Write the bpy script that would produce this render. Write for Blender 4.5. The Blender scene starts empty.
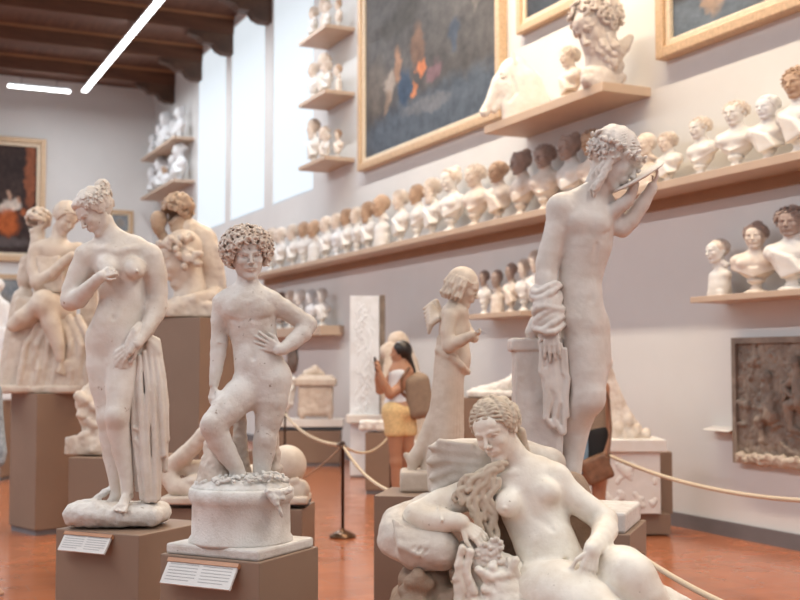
import bpy, math, random
import numpy as np
from mathutils import Vector, Matrix

PI = math.pi
FOC = 1150.0
PITCH = math.atan(63 / FOC)
YAW = math.radians(25.13)
EYE = 1.5
sc = bpy.context.scene
COL = sc.collection
CP, SP = math.cos(PITCH), math.sin(PITCH)
CY, SY = math.cos(YAW), math.sin(YAW)
WX = 6.85           # right wall plane
FY = 29.8           # far wall plane
CZ = 8.65           # ceiling


def unproj(px, py, d):
    """photo measurement -> place in the viewer frame (x right, y forward, z up) at forward distance d"""
    u = (px - 400) / FOC
    v = (300 - py) / FOC
    y = CP - v * SP
    z = SP + v * CP
    return np.array([u * d / y, d, EYE + z * d / y])


def v2w(p):
    return Vector((p[0] * CY + p[1] * SY, -p[0] * SY + p[1] * CY, p[2]))


def onwall(px, py, x=WX):
    a = unproj(px, py, 1.0)
    w = v2w((a[0], a[1], a[2] - EYE))
    t = x / w[0]
    return Vector((x, w[1] * t, EYE + w[2] * t))


def onfar(px, py, y=FY):
    a = unproj(px, py, 1.0)
    w = v2w((a[0], a[1], a[2] - EYE))
    t = y / w[1]
    return Vector((w[0] * t, y, EYE + w[2] * t))


# ------------------------------------------------------------------ objects
def tag(o, label=None, cat=None, group=None, kind=None):
    if label: o['label'] = label
    if cat: o['category'] = cat
    if group: o['group'] = group
    if kind: o['kind'] = kind
    return o


def link(name, me, mat=None, parent=None, loc=None, rotz=None):
    o = bpy.data.objects.new(name, me)
    COL.objects.link(o)
    if mat is not None and me is not None and len(me.materials) == 0:
        me.materials.append(mat)
    if parent is not None:
        o.parent = parent
    if loc is not None: o.location = loc
    if rotz is not None: o.rotation_euler = (0, 0, rotz)
    return o


def thing(name, label, cat, loc, rotz=0, group=None):
    o = bpy.data.objects.new(name, None)
    COL.objects.link(o)
    o.location = loc
    o.rotation_euler = (0, 0, rotz)
    o.empty_display_size = 0.1
    return tag(o, label, cat, group)


def mk(name, V, F, smooth=False):
    me = bpy.data.meshes.new(name)
    me.from_pydata([tuple(map(float, v)) for v in V], [], F)
    me.update()
    if smooth:
        me.polygons.foreach_set('use_smooth', [True] * len(me.polygons))
    return me


class MB:
    """collects simple solids into one mesh"""
    def __init__(s): s.V = []; s.F = []

    def add(s, V, F):
        n = len(s.V)
        s.V += [tuple(v) for v in V]
        s.F += [tuple(i + n for i in f) for f in F]
        return s

    def box(s, lo, hi, M=None):
        x0, y0, z0 = lo; x1, y1, z1 = hi
        V = [(x0, y0, z0), (x1, y0, z0), (x1, y1, z0), (x0, y1, z0), (x0, y0, z1), (x1, y0, z1), (x1, y1, z1), (x0, y1, z1)]
        if M is not None: V = [tuple(M @ Vector(v)) for v in V]
        return s.add(V, [(3, 2, 1, 0), (4, 5, 6, 7), (0, 1, 5, 4), (1, 2, 6, 5), (2, 3, 7, 6), (3, 0, 4, 7)])

    def prism(s, pts, z0, z1):
        n = len(pts)
        V = [(p[0], p[1], z0) for p in pts] + [(p[0], p[1], z1) for p in pts]
        F = [tuple(range(n - 1, -1, -1)), tuple(range(n, 2 * n))]
        F += [(i, (i + 1) % n, (i + 1) % n + n, i + n) for i in range(n)]
        return s.add(V, F)

    def lathe(s, prof, n=32, c=(0, 0, 0)):
        V = []; F = []
        for r, z in prof:
            for i in range(n):
                a = 2 * PI * i / n
                V.append((c[0] + r * math.cos(a), c[1] + r * math.sin(a), c[2] + z))
        m = len(prof)
        for j in range(m - 1):
            for i in range(n):
                k = (i + 1) % n
                F.append((j * n + i, j * n + k, (j + 1) * n + k, (j + 1) * n + i))
        F.append(tuple(range(n - 1, -1, -1)))
        F.append(tuple((m - 1) * n + i for i in range(n)))
        return s.add(V, F)

    def tube(s, pts, r, n=8):
        pts = [Vector(p) for p in pts]
        V = []; F = []
        up = Vector((0.13, 0.21, 1)).normalized()
        for i, p in enumerate(pts):
            t = (pts[min(i + 1, len(pts) - 1)] - pts[max(i - 1, 0)]).normalized()
            if abs(t.dot(up)) > .97: up = Vector((1, .1, .1)).normalized()
            a = t.cross(up).normalized(); b = t.cross(a)
            rr = r[i] if isinstance(r, (list, tuple)) else r
            for k in range(n):
                w = 2 * PI * k / n
                V.append(p + a * (rr * math.cos(w)) + b * (rr * math.sin(w)))
        for j in range(len(pts) - 1):
            for i in range(n):
                k = (i + 1) % n
                F.append((j * n + i, j * n + k, (j + 1) * n + k, (j + 1) * n + i))
        F.append(tuple(range(n - 1, -1, -1)))
        F.append(tuple((len(pts) - 1) * n + i for i in range(n)))
        return s.add(V, F)

    def build(s, name, mat, parent=None, loc=None, rotz=None, smooth=False, bevel=0):
        me = mk(name, s.V, s.F, smooth)
        o = link(name, me, mat, parent, loc, rotz)
        if bevel:
            b = o.modifiers.new('bevel', 'BEVEL'); b.width = bevel; b.segments = 2; b.limit_method = 'ANGLE'
        return o


# ------------------------------------------------------------------ sculpting (signed distance carving)
def nrm(v):
    v = np.asarray(v, float)
    return v / (np.linalg.norm(v) + 1e-12)


def rotm(roll=0, yaw=0, tilt=0):
    """roll: in the picture plane (about y, + leans top to the right); yaw about z; tilt about x"""
    r, y, t = map(math.radians, (roll, yaw, tilt))
    Ry = np.array([[math.cos(r), 0, math.sin(r)], [0, 1, 0], [-math.sin(r), 0, math.cos(r)]])
    Rz = np.array([[math.cos(y), -math.sin(y), 0], [math.sin(y), math.cos(y), 0], [0, 0, 1]])
    Rx = np.array([[1, 0, 0], [0, math.cos(t), -math.sin(t)], [0, math.sin(t), math.cos(t)]])
    return Ry @ Rz @ Rx


def segd(X, Y, Z, A, B, ra, rb, flat):
    x = X - A[0]; y = Y - A[1]; z = Z - A[2]
    ba = B - A
    if flat is not None:
        fd, ff = flat
        dn = (x * fd[0] + y * fd[1] + z * fd[2]) * (1 / ff - 1)
        x = x + dn * fd[0]; y = y + dn * fd[1]; z = z + dn * fd[2]
        ba = ba + np.array(fd) * (ba @ np.array(fd)) * (1 / ff - 1)
    w = np.clip((x * ba[0] + y * ba[1] + z * ba[2]) / (ba @ ba + 1e-12), 0, 1)
    return np.sqrt((x - w * ba[0]) ** 2 + (y - w * ba[1]) ** 2 + (z - w * ba[2]) ** 2) - (ra + (rb - ra) * w)


def vnoise(ax, sc_, seed):
    """smooth random lumps on the grid"""
    rs = np.random.RandomState(seed); out = 0
    for o, am in ((1, 1), (2.1, .5)):
        g = [a / (sc_ / o) for a in ax]; i0 = [np.floor(a).astype(int) for a in g]
        fr = [a - b for a, b in zip(g, i0)]; fr = [a * a * (3 - 2 * a) for a in fr]
        L = rs.uniform(-1, 1, tuple(int(b[-1] - b[0]) + 2 for b in i0)).astype(np.float32)
        i0 = [b - b[0] for b in i0]
        A = L[i0[0]] * (1 - fr[0])[:, None, None] + L[i0[0] + 1] * fr[0][:, None, None]
        A = A[:, i0[1]] * (1 - fr[1])[None, :, None] + A[:, i0[1] + 1] * fr[1][None, :, None]
        A = A[:, :, i0[2]] * (1 - fr[2])[None, None, :] + A[:, :, i0[2] + 1] * fr[2][None, None, :]
        out = out + am * A
    return out.astype(np.float32)


class Sculpt:
    def __init__(s): s.P = []

    def cone(s, a, b, ra, rb, k=.01, sub=False, flat=None):
        s.P.append(('c', np.array(a, float), np.array(b, float), ra, rb, k, sub, flat))

    def ell(s, c, r, R=None, k=.01, sub=False):
        s.P.append(('e', np.array(c, float), np.array(r, float), np.eye(3) if R is None else R, 0, k, sub, None))

    def rbox(s, c, h, R=None, rd=.01, k=.005, sub=False):
        s.P.append(('b', np.array(c, float), np.array(h, float), np.eye(3) if R is None else R, rd, k, sub, None))

    def chain(s, pts, k=.01, sub=False, flat=None):
        if len(pts) == 2:
            s.cone(pts[0][0], pts[1][0], pts[0][1], pts[1][1], k, sub, flat); return
        A = np.array([p for p, r in pts], float); R = np.array([r for p, r in pts], float)
        s.P.append(('h', A, R, R, 0, k, sub, flat))

    def bounds(s):
        lo = np.full(3, 1e9); hi = np.full(3, -1e9)
        for q in s.P:
            if q[6]: continue
            if q[0] == 'c':
                m = max(q[3], q[4])
                l = np.minimum(q[1], q[2]) - m; h = np.maximum(q[1], q[2]) + m
            elif q[0] == 'h':
                l = (q[1] - q[2][:, None]).min(0); h = (q[1] + q[2][:, None]).max(0)
            elif q[0] == 'e':
                e = np.sqrt(((q[3] * q[2]) ** 2).sum(1)); l = q[1] - e; h = q[1] + e
            else:
                e = np.abs(q[3]) @ q[2]; l = q[1] - e; h = q[1] + e
            lo = np.minimum(lo, l); hi = np.maximum(hi, h)
        return lo, hi

    def mesh(s, name, h, noise=0, nscale=.05, origin=(0, 0, 0), seed=0, clipz=None):
        lo, hi = s.bounds()
        lo = lo - 3 * h - noise; hi = hi + 3 * h + noise
        if clipz is not None: lo[2] = max(lo[2], clipz - 2 * h)
        n = np.ceil((hi - lo) / h).astype(int) + 1
        F = np.full(tuple(n), .2, np.float32)
        ax = [(lo[i] + h * np.arange(n[i])).astype(np.float32) for i in range(3)]
        for t, A, B, C, D, k, sub, flat in s.P:
            m = k + 2.5 * h
            if t == 'c':
                rr = max(C, D) + m
                l = np.minimum(A, B) - rr; u = np.maximum(A, B) + rr
            elif t == 'h':
                l = (A - B[:, None]).min(0) - m; u = (A + B[:, None]).max(0) + m
            elif t == 'e':
                e = np.sqrt(((C * B) ** 2).sum(1)) + m; l = A - e; u = A + e
            else:
                e = np.abs(C) @ B + m; l = A - e; u = A + e
            i0 = np.maximum(np.floor((l - lo) / h).astype(int), 0)
            i1 = np.minimum(np.ceil((u - lo) / h).astype(int) + 1, n)
            if (i1 <= i0).any(): continue
            sl = tuple(slice(a, b) for a, b in zip(i0, i1))
            X = ax[0][sl[0]][:, None, None]; Y = ax[1][sl[1]][None, :, None]; Z = ax[2][sl[2]][None, None, :]
            if t == 'c':
                d = segd(X, Y, Z, A, B, C, D, flat)
            elif t == 'h':
                d = None
                for j in range(len(A) - 1):
                    e = segd(X, Y, Z, A[j], A[j + 1], B[j], B[j + 1], flat)
                    if d is None: d = e
                    else:
                        kk = .3 * B[j]
                        hh = np.maximum(kk - np.abs(d - e), 0) / kk
                        d = np.minimum(d, e) - hh * hh * kk * .1
            elif t == 'e':
                x = X - A[0]; y = Y - A[1]; z = Z - A[2]
                R = C
                a = (x * R[0, 0] + y * R[1, 0] + z * R[2, 0]) / B[0]
                b = (x * R[0, 1] + y * R[1, 1] + z * R[2, 1]) / B[1]
                c = (x * R[0, 2] + y * R[1, 2] + z * R[2, 2]) / B[2]
                k0 = np.sqrt(a * a + b * b + c * c)
                k1 = np.sqrt((a / B[0]) ** 2 + (b / B[1]) ** 2 + (c / B[2]) ** 2) + 1e-9
                d = k0 * (k0 - 1) / k1
            else:
                x = X - A[0]; y = Y - A[1]; z = Z - A[2]
                R = C
                a = np.abs(x * R[0, 0] + y * R[1, 0] + z * R[2, 0]) - (B[0] - D)
                b = np.abs(x * R[0, 1] + y * R[1, 1] + z * R[2, 1]) - (B[1] - D)
                c = np.abs(x * R[0, 2] + y * R[1, 2] + z * R[2, 2]) - (B[2] - D)
                d = np.sqrt(np.maximum(a, 0) ** 2 + np.maximum(b, 0) ** 2 + np.maximum(c, 0) ** 2) + np.minimum(np.maximum(np.maximum(a, b), c), 0) - D
            f = F[sl]
            if sub:
                d = -d
                hh = np.maximum(k - np.abs(f - d), 0) / k
                F[sl] = np.maximum(f, d) + hh * hh * k * .25
            else:
                hh = np.maximum(k - np.abs(f - d), 0) / k
                F[sl] = np.minimum(f, d) - hh * hh * k * .25
        if noise:
            F += noise * vnoise(ax, nscale, seed)
        if clipz is not None:
            F = np.maximum(F, (clipz - ax[2])[None, None, :])
        return nets(name, F, lo, h, origin)


def nets(name, F, lo, h, origin):
    S = F < 0
    S[0] = S[-1] = False; S[:, 0] = S[:, -1] = False; S[:, :, 0] = S[:, :, -1] = False
    a = S[:-1, :-1, :-1].astype(np.int8)
    cnt = a.copy()
    offs = [(i, j, k) for i in (0, 1) for j in (0, 1) for k in (0, 1)]
    nx, ny, nz = S.shape
    cnt = np.zeros((nx - 1, ny - 1, nz - 1), np.int8)
    for i, j, k in offs:
        cnt += S[i:nx - 1 + i, j:ny - 1 + j, k:nz - 1 + k]
    act = (cnt > 0) & (cnt < 8)
    idx = np.argwhere(act)
    vid = np.full(act.shape, -1, np.int64)
    vid[act] = np.arange(len(idx))
    val = {}
    for o in offs:
        v = F[idx[:, 0] + o[0], idx[:, 1] + o[1], idx[:, 2] + o[2]].astype(float)
        s_ = S[idx[:, 0] + o[0], idx[:, 1] + o[1], idx[:, 2] + o[2]]
        v = np.where(s_, np.minimum(v, -1e-6), np.maximum(v, 1e-6))
        val[o] = v
    acc = np.zeros((len(idx), 3)); w = np.zeros(len(idx))
    for o in offs:
        for d in range(3):
            if o[d] == 0:
                q = list(o); q[d] = 1; q = tuple(q)
                va, vb = val[o], val[q]
                cr = (va < 0) != (vb < 0)
                t = np.where(cr, va / np.where(cr, va - vb, 1), 0)
                p = np.zeros((len(idx), 3)); p[:] = o
                p[:, d] = t
                acc += p * cr[:, None]; w += cr
    P = lo + h * (idx + acc / w[:, None]) - np.array(origin)
    quads = []
    for d in range(3):
        e0 = [slice(1, -1)] * 3; e0[d] = slice(0, -1)
        e1 = [slice(1, -1)] * 3; e1[d] = slice(1, None)
        A = S[tuple(e0)]; B = S[tuple(e1)]
        for flip in (0, 1):
            M = (A & ~B) if not flip else (B & ~A)
            c = np.argwhere(M)
            if len(c) == 0: continue
            o = np.ones(3, int); o[d] = 0
            c = c + o
            u, v = [(1, 2), (2, 0), (0, 1)][d]
            eu = np.zeros(3, int); eu[u] = 1
            ev = np.zeros(3, int); ev[v] = 1
            q = [c - eu - ev, c - ev, c, c - eu]
            q = [vid[t[:, 0], t[:, 1], t[:, 2]] for t in q]
            Q = np.stack(q, 1)
            if flip: Q = Q[:, ::-1]
            quads.append(Q)
    Q = np.concatenate(quads)
    Q = Q[(Q >= 0).all(1)]
    me = bpy.data.meshes.new(name)
    me.vertices.add(len(P)); me.vertices.foreach_set('co', P.astype(np.float32).ravel())
    me.loops.add(len(Q) * 4); me.loops.foreach_set('vertex_index', Q.astype(np.int32).ravel())
    me.polygons.add(len(Q)); me.polygons.foreach_set('loop_start', np.arange(0, len(Q) * 4, 4, dtype=np.int32))
    me.polygons.foreach_set('loop_total', np.full(len(Q), 4, np.int32))
    me.polygons.foreach_set('use_smooth', np.ones(len(Q), bool))
    me.update(calc_edges=True)
    return me


class T:
    """head frame: y=-1 is the face direction, units of head height"""
    def __init__(s, c, fwd, up, H, wx=1.0):
        s.wx = wx; s.c = np.array(c, float); s.H = H
        f = nrm(fwd); u = np.array(up, float); u = nrm(u - f * (u @ f))
        s.Y = -f; s.Z = u; s.X = np.cross(s.Y, s.Z)
        s.R = np.stack([s.X, s.Y, s.Z], 1)

    def p(s, x, y, z): return s.c + s.H * (s.R @ np.array([x * s.wx, y, z], float))

    def e(s, S, c, r, k=.04, sub=False, R=None):
        S.ell(s.p(*c), np.array(r) * np.array([s.wx, 1, 1]) * s.H, s.R if R is None else s.R @ R, k * s.H, sub)

    def ch(s, S, pts, k=.03, sub=False):
        S.chain([(s.p(*q[:3]), q[3] * s.H) for q in pts], k * s.H, sub)


def face(S, t, beard=False, fem=True, ears=True, smile=0):
    t.e(S, (0, .07, .12), (.31, .37, .34), .05)
    t.e(S, (0, -.08, -.06), (.255, .27, .33), .08)
    t.e(S, (0, -.10, -.22), (.20, .21, .22), .08)
    t.e(S, (0, -.255, -.41), (.085, .075, .07), .07)
    for q in (-1, 1):
        t.ch(S, [(.20 * q, .02, -.16, .08), (.16 * q, -.06, -.30, .07), (.05 * q, -.23, -.41, .055)], .06)
        t.e(S, (.135 * q, -.245, -.10), (.085, .08, .09), .07)
    t.e(S, (0, -.245, .16), (.2, .1, .14), .09)
    for q in (-1, 1):
        t.e(S, (.115 * q, -.395, -.003), (.078, .105, .05), .035, True)
        t.e(S, (.118 * q, -.272, -.005), (.06, .052, .046), .008)
        t.ch(S, [(.05 * q, -.325, .01, .011), (.09 * q, -.348, .030, .013), (.14 * q, -.335, .032, .013), (.185 * q, -.285, .008, .011)], .008)
        t.ch(S, [(.06 * q, -.32, -.025, .009), (.115 * q, -.335, -.045, .010), (.17 * q, -.295, -.03, .009)], .008)
        t.ch(S, [(.03 * q, -.345, .065, .024), (.11 * q, -.345, .085, .026), (.2 * q, -.26, .06, .022)], .03)
    t.ch(S, [(0, -.33, .08, .034), (0, -.375, -.02, .032), (0, -.43, -.12, .038)], .03)
    for q in (-1, 1):
        t.e(S, (.042 * q, -.395, -.135), (.032, .04, .028), .02)
        t.e(S, (.024 * q, -.415, -.165), (.013, .02, .012), .008, True)
    t.e(S, (0, -.315, -.235), (.11, .06, .07), .05)
    t.ch(S, [(-.078, -.325, -.254, .010), (-.035, -.372, -.228, .019), (0, -.375, -.236, .017), (.035, -.372, -.228, .019), (.078, -.325, -.254, .010)], .012)
    t.ch(S, [(-.06, -.33, -.274, .010), (0, -.368, -.280, .024), (.06, -.33, -.274, .010)], .012)
    t.ch(S, [(-.078, -.348, -.262, .008), (0, -.395, -.253, .012), (.078, -.348, -.262, .008)], .008, True)
    t.e(S, (0, -.37, -.335), (.06, .03, .02), .03, True)
    if ears:
        for q in (-1, 1):
            t.e(S, (.30 * q, .04, -.03), (.035, .075, .105), .02)
            t.e(S, (.335 * q, .02, -.02), (.02, .04, .06), .015, True)
    if beard:
        rs = random.Random(3)
        for i in range(70):
            a = rs.uniform(-1.35, 1.35); z = rs.uniform(-.55, -.20)
            if abs(a) < .28 and z > -.34: continue
            r = .27 - .1 * max(0, -.35 - z)
            x = r * math.sin(a); y = -.03 - r * math.cos(a) * 1.0
            t.ch(S, [(x, y, z, .035), (x * 1.1 + rs.uniform(-.04, .04), y - .03, z - .07, .03), (x + rs.uniform(-.05, .05), y - .01, z - .13, .02)], .01)


def hair_cap(S, t, r=1.0, low=-.05):
    """close cap over skull leaving the face free"""
    t.e(S, (0, .10, .14), (.345 * r, .375 * r, .365 * r), .03)


def hair_curls(S, t, n=150, seed=1, cover=.9, size=.055, tube=.022, r=1.0, front=.19, low=-.28, high=9):
    rs = random.Random(seed)
    t.e(S, (0, .12, .13), (.34 * r, .36 * r, .35 * r), .03)
    t.e(S, (0, -.12, .02), (.27, .42, .27), .03, True)
    ga = PI * (3 - math.sqrt(5))
    for i in range(n):
        zz = 1 - 1.75 * (i + .5) / n
        a = i * ga
        x = math.sqrt(max(0, 1 - zz * zz)) * math.cos(a); y = math.sqrt(max(0, 1 - zz * zz)) * math.sin(a)
        px, py, pz = x * .37 * r, .09 + y * .40 * r, .13 + zz * .38 * r
        if pz < low or pz > high: continue
        if py < -.05 and pz < front + .10 - .75 * abs(px) and abs(px) < .29: continue
        if py < -.02 and pz < .12 and abs(px) < .30 and py < -.12: continue
        nn = nrm((x, y, zz)); e1 = nrm(np.cross(nn, (rs.uniform(-1, 1), rs.uniform(-1, 1), rs.uniform(-1, 1)))); e2 = np.cross(nn, e1)
        ph = rs.uniform(0, 6.28); sg = rs.choice((-1, 1)); q = []
        for j in range(7):
            w = ph + sg * j * .95; rr = size * (1 - .11 * j)
            c = np.array([px, py, pz]) + e1 * (rr * math.cos(w)) + e2 * (rr * math.sin(w)) + nn * (.012 * j)
            q.append((c[0], c[1], c[2], tube * (1 - .06 * j)))
        t.ch(S, q, .006)


def hair_waves(S, t, n=26, seed=2, amp=.014, r=1.0, bun=None, low=-.1, part=True, rad=.028):
    """strands from the central parting down and back around the head"""
    rs = random.Random(seed)
    t.e(S, (0, .11, .14), (.33 * r, .365 * r, .35 * r), .03)
    t.e(S, (0, -.16, -.02), (.25, .40, .27), .03, True)
    for q in (-1, 1):
        for i in range(n):
            f = i / (n - 1)
            y0 = -.27 + f * .62
            z0 = .13 + .36 * r * math.sqrt(max(0, 1 - ((y0 - .10) / (.40 * r)) ** 2))
            pts = []
            for j in range(11):
                g = j / 10
                ang = g * 1.75
                xx = .35 * r * math.sin(ang)
                zz = z0 * math.cos(ang * .95) + (-.02) * g - .05 * g
                yy = y0 + (.16 * g if f < .7 else .02 * g)
                yy = yy + amp * 1.2 * math.sin(j * 1.7 + i * .7)
                kk = 1 + amp * 2 * math.sin(j * 1.9 + i)
                # keep on the skull ellipsoid
                v = np.array([xx / (.35 * r), (yy - .10) / (.385 * r), (zz - .13) / (.365 * r)])
                L = np.linalg.norm(v)
                v = v / L * kk
                pts.append((v[0] * .35 * r, .10 + v[1] * .385 * r, .13 + v[2] * .365 * r, rad * (1 - .3 * g)))
            pts = [p for p in pts if p[2] > low and not (p[1] < -.10 and p[2] < .14 and abs(p[0]) < .25)]
            if len(pts) > 1: t.ch(S, [(p[0] * q, p[1], p[2], p[3]) for p in pts], .006)
    if bun:
        bx, by, bz, br = bun
        t.e(S, (bx, by, bz), (br, br, br), .03)
        for i in range(10):
            a = i * .63
            t.ch(S, [(bx + br * .95 * math.cos(a) * math.cos(b), by + br * .95 * math.sin(b), bz + br * .95 * math.sin(a) * math.cos(b), br * .22) for b in (-1.2, -.5, .2, .9, 1.4)], .006)


class Fig:
    """a sculpture laid out from measured points: picture x, picture y, depth offset and radii in picture units at distance D"""
    def __init__(s, D, S=None):
        s.D = D; s.m = D / FOC; s.S = S or Sculpt()

    def pt(s, px, py, dy=0): return unproj(px, py, s.D + dy * s.m)

    def ch(s, pts, k=4, sub=False, flat=None, S=None):
        if flat is not None and not isinstance(flat, tuple): flat = ((0, 1, 0), flat)
        (S or s.S).chain([(s.pt(*q[:3]), q[3] * s.m) for q in pts], k * s.m, sub, flat)

    def el(s, c, r, roll=0, yaw=0, tilt=0, k=5, sub=False, S=None):
        (S or s.S).ell(s.pt(*c), np.array(r) * s.m, rotm(roll, yaw, tilt), k * s.m, sub)

    def bx(s, c, r, roll=0, yaw=0, tilt=0, rd=1, k=1, sub=False, S=None):
        (S or s.S).rbox(s.pt(*c), np.array(r) * s.m, rotm(roll, yaw, tilt), rd * s.m, k * s.m, sub)

    def head(s, c, fwd, up, H, wx=1.0): return T(s.pt(*c), fwd, up, H * s.m, wx)

    def hand(s, w, d, n, L, curl=.5, side=1, k=1.0, spread=.0, thumb=1.0, S=None):
        S = S or s.S
        w = s.pt(*w); L = L * s.m
        d = nrm((d[0], d[2], -d[1])); n = np.array((n[0], n[2], -n[1]), float); n = nrm(n - d * (n @ d))
        l = np.cross(d, n) * side
        if not isinstance(curl, (list, tuple)): curl = [curl] * 4
        for i in range(4):
            o = (i - 1.5)
            b = w + l * (o * .05 * L)
            kn = w + d * (L * (.50 - .02 * abs(o))) + l * (o * .115 * L)
            S.cone(b, kn, .085 * L, .065 * L, .05 * L)
            ln = [.37, .44, .48, .43][i] * L
            d0 = nrm(d + l * spread * o); p = kn; ang = 0
            for j, fr in enumerate((.45, .31, .24)):
                ang += curl[i] * (.75 if j == 0 else 1.1)
                q = p + (d0 * math.cos(ang) + n * math.sin(ang)) * (ln * fr)
                S.cone(p, q, (.058 - .007 * j) * L, (.052 - .008 * j) * L, .018 * L)
                p = q
        if thumb:
            a = w + d * .12 * L + l * .12 * L
            b = a + (d * .24 + l * .20 + n * .08) * L * thumb
            c = b + (d * .20 + l * .03 + n * .08) * L * thumb
            S.chain([(a, .075 * L), (b, .06 * L), (c, .045 * L)], .03 * L)

    def foot(s, a, d, L, S=None, toes=True):
        S = S or s.S
        a = s.pt(*a); L = L * s.m
        d = nrm((d[0], d[2], -d[1])); up = np.array([0, 0, 1.]); up = nrm(up - d * (up @ d)); l = np.cross(d, up)
        heel = a - d * .12 * L - up * .2 * L
        ball = a + d * .55 * L - up * .23 * L
        S.chain([(a, .13 * L), (heel, .12 * L)], .08 * L)
        S.chain([(a - up * .02 * L, .13 * L), (a + d * .3 * L - up * .14 * L, .12 * L), (ball, .10 * L)], .08 * L)
        S.chain([(heel, .11 * L), (ball + l * .08 * L, .085 * L)], .06 * L)
        S.chain([(heel, .11 * L), (ball - l * .1 * L, .085 * L)], .06 * L)
        for i in range(5):
            o = (i - 2) * .075
            S.chain([(ball + l * o * L, .06 * L), (ball + d * (.24 - .03 * abs(i - 1)) * L + l * o * 1.15 * L - up * .05 * L, (.055 if i == 0 else .042) * L)], .015 * L)

    def build(s, name, mat, root, S=None, vox=1.2, noise=0, nscale=.05, seed=0, clipz=None):
        S = S or s.S
        rr = root if '_o' in root else root.parent
        if clipz is None: clipz = rr['_o'][2] + .001
        me = S.mesh(name, vox * s.m, noise * s.m, nscale, (root if '_o' in root else root.parent)['_o'], seed, clipz)
        return link(name, me, mat, root)


def vroot(name, label, cat, v, group=None):
    """an Empty at viewer-frame point v, turned like the viewer"""
    o = thing(name, label, cat, v2w(v), -YAW, group)
    o['_o'] = [float(a) for a in v]
    return o
# ------------------------------------------------------------------ materials
def newmat(name):
    m = bpy.data.materials.new(name); m.use_nodes = True
    nt = m.node_tree
    return m, nt, nt.nodes['Principled BSDF']


def node(nt, t, **kw):
    n = nt.nodes.new(t)
    for k, v in kw.items():
        if k.startswith('_'): n.inputs[k[1:].replace('_', ' ')].default_value = v
        else: setattr(n, k, v)
    return n


def ramp(nt, fac, stops):
    r = nt.nodes.new('ShaderNodeValToRGB')
    while len(r.color_ramp.elements) < len(stops): r.color_ramp.elements.new(.5)
    for e, (p, c) in zip(r.color_ramp.elements, stops):
        e.position = p; e.color = (*c, 1)
    nt.links.new(fac, r.inputs['Fac'])
    return r.outputs['Color']


def mixc(nt, fac, a, b, mode='MIX'):
    m = nt.nodes.new('ShaderNodeMix'); m.data_type = 'RGBA'; m.blend_type = mode
    for i, v in ((0, fac), (6, a), (7, b)):
        if hasattr(v, 'node'): nt.links.new(v, m.inputs[i])
        elif isinstance(v, (int, float)): m.inputs[i].default_value = v
        else: m.inputs[i].default_value = (*v, 1)
    return m.outputs[2]


def noise(nt, vec, scale, detail=4, rough=.55):
    n = nt.nodes.new('ShaderNodeTexNoise')
    n.inputs['Scale'].default_value = scale; n.inputs['Detail'].default_value = detail; n.inputs['Roughness'].default_value = rough
    if vec is not None: nt.links.new(vec, n.inputs['Vector'])
    return n.outputs['Fac']


def bump(nt, bs, h, strength=.3, dist=.01):
    b = nt.nodes.new('ShaderNodeBump'); b.inputs['Strength'].default_value = strength; b.inputs['Distance'].default_value = dist
    nt.links.new(h, b.inputs['Height']); nt.links.new(b.outputs[0], bs.inputs['Normal'])


def stone(name, base, stain, amount=.5, speck=None, rough=.55, grain=.25, scale=9):
    m, nt, bs = newmat(name)
    tc = nt.nodes.new('ShaderNodeTexCoord'); v = tc.outputs['Object']
    n1 = noise(nt, v, scale, 5, .6)
    mid = [(a * (1 - amount) + b * amount) for a, b in zip(base, stain)]
    c = ramp(nt, n1, [(.32, mid), (.56, base), (.75, [min(1, x * 1.06) for x in base])])
    n2 = noise(nt, v, 2.7, 2, .5)
    c = mixc(nt, ramp(nt, n2, [(.45, (0, 0, 0)), (.75, (amount * .6,) * 3)]), c, stain)
    if speck:
        n3 = noise(nt, v, speck[1], 3, .6)
        c = mixc(nt, ramp(nt, n3, [(speck[2], (0, 0, 0)), (speck[2] + .04, (.75,) * 3)]), c, speck[0])
    nt.links.new(c, bs.inputs['Base Color'])
    bs.inputs['Roughness'].default_value = rough
    bs.inputs['Specular IOR Level'].default_value = .3
    bump(nt, bs, noise(nt, v, 120, 4, .6), grain, .004)
    return m


def flat(name, c, rough=.6, metal=0, var=.06, scale=20, bumps=.1):
    m, nt, bs = newmat(name)
    tc = nt.nodes.new('ShaderNodeTexCoord'); v = tc.outputs['Object']
    col = ramp(nt, noise(nt, v, scale, 4), [(.3, [x * (1 - var) for x in c]), (.7, [min(1, x * (1 + var)) for x in c])])
    nt.links.new(col, bs.inputs['Base Color'])
    bs.inputs['Roughness'].default_value = rough; bs.inputs['Metallic'].default_value = metal
    if bumps: bump(nt, bs, noise(nt, v, scale * 8, 3), bumps, .003)
    return m


def glow(name, c, s):
    m, nt, bs = newmat(name)
    bs.inputs['Base Color'].default_value = (*[x * .25 for x in c], 1); bs.inputs['Roughness'].default_value = .9
    bs.inputs['Emission Color'].default_value = (*c, 1); bs.inputs['Emission Strength'].default_value = s
    return m


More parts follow.
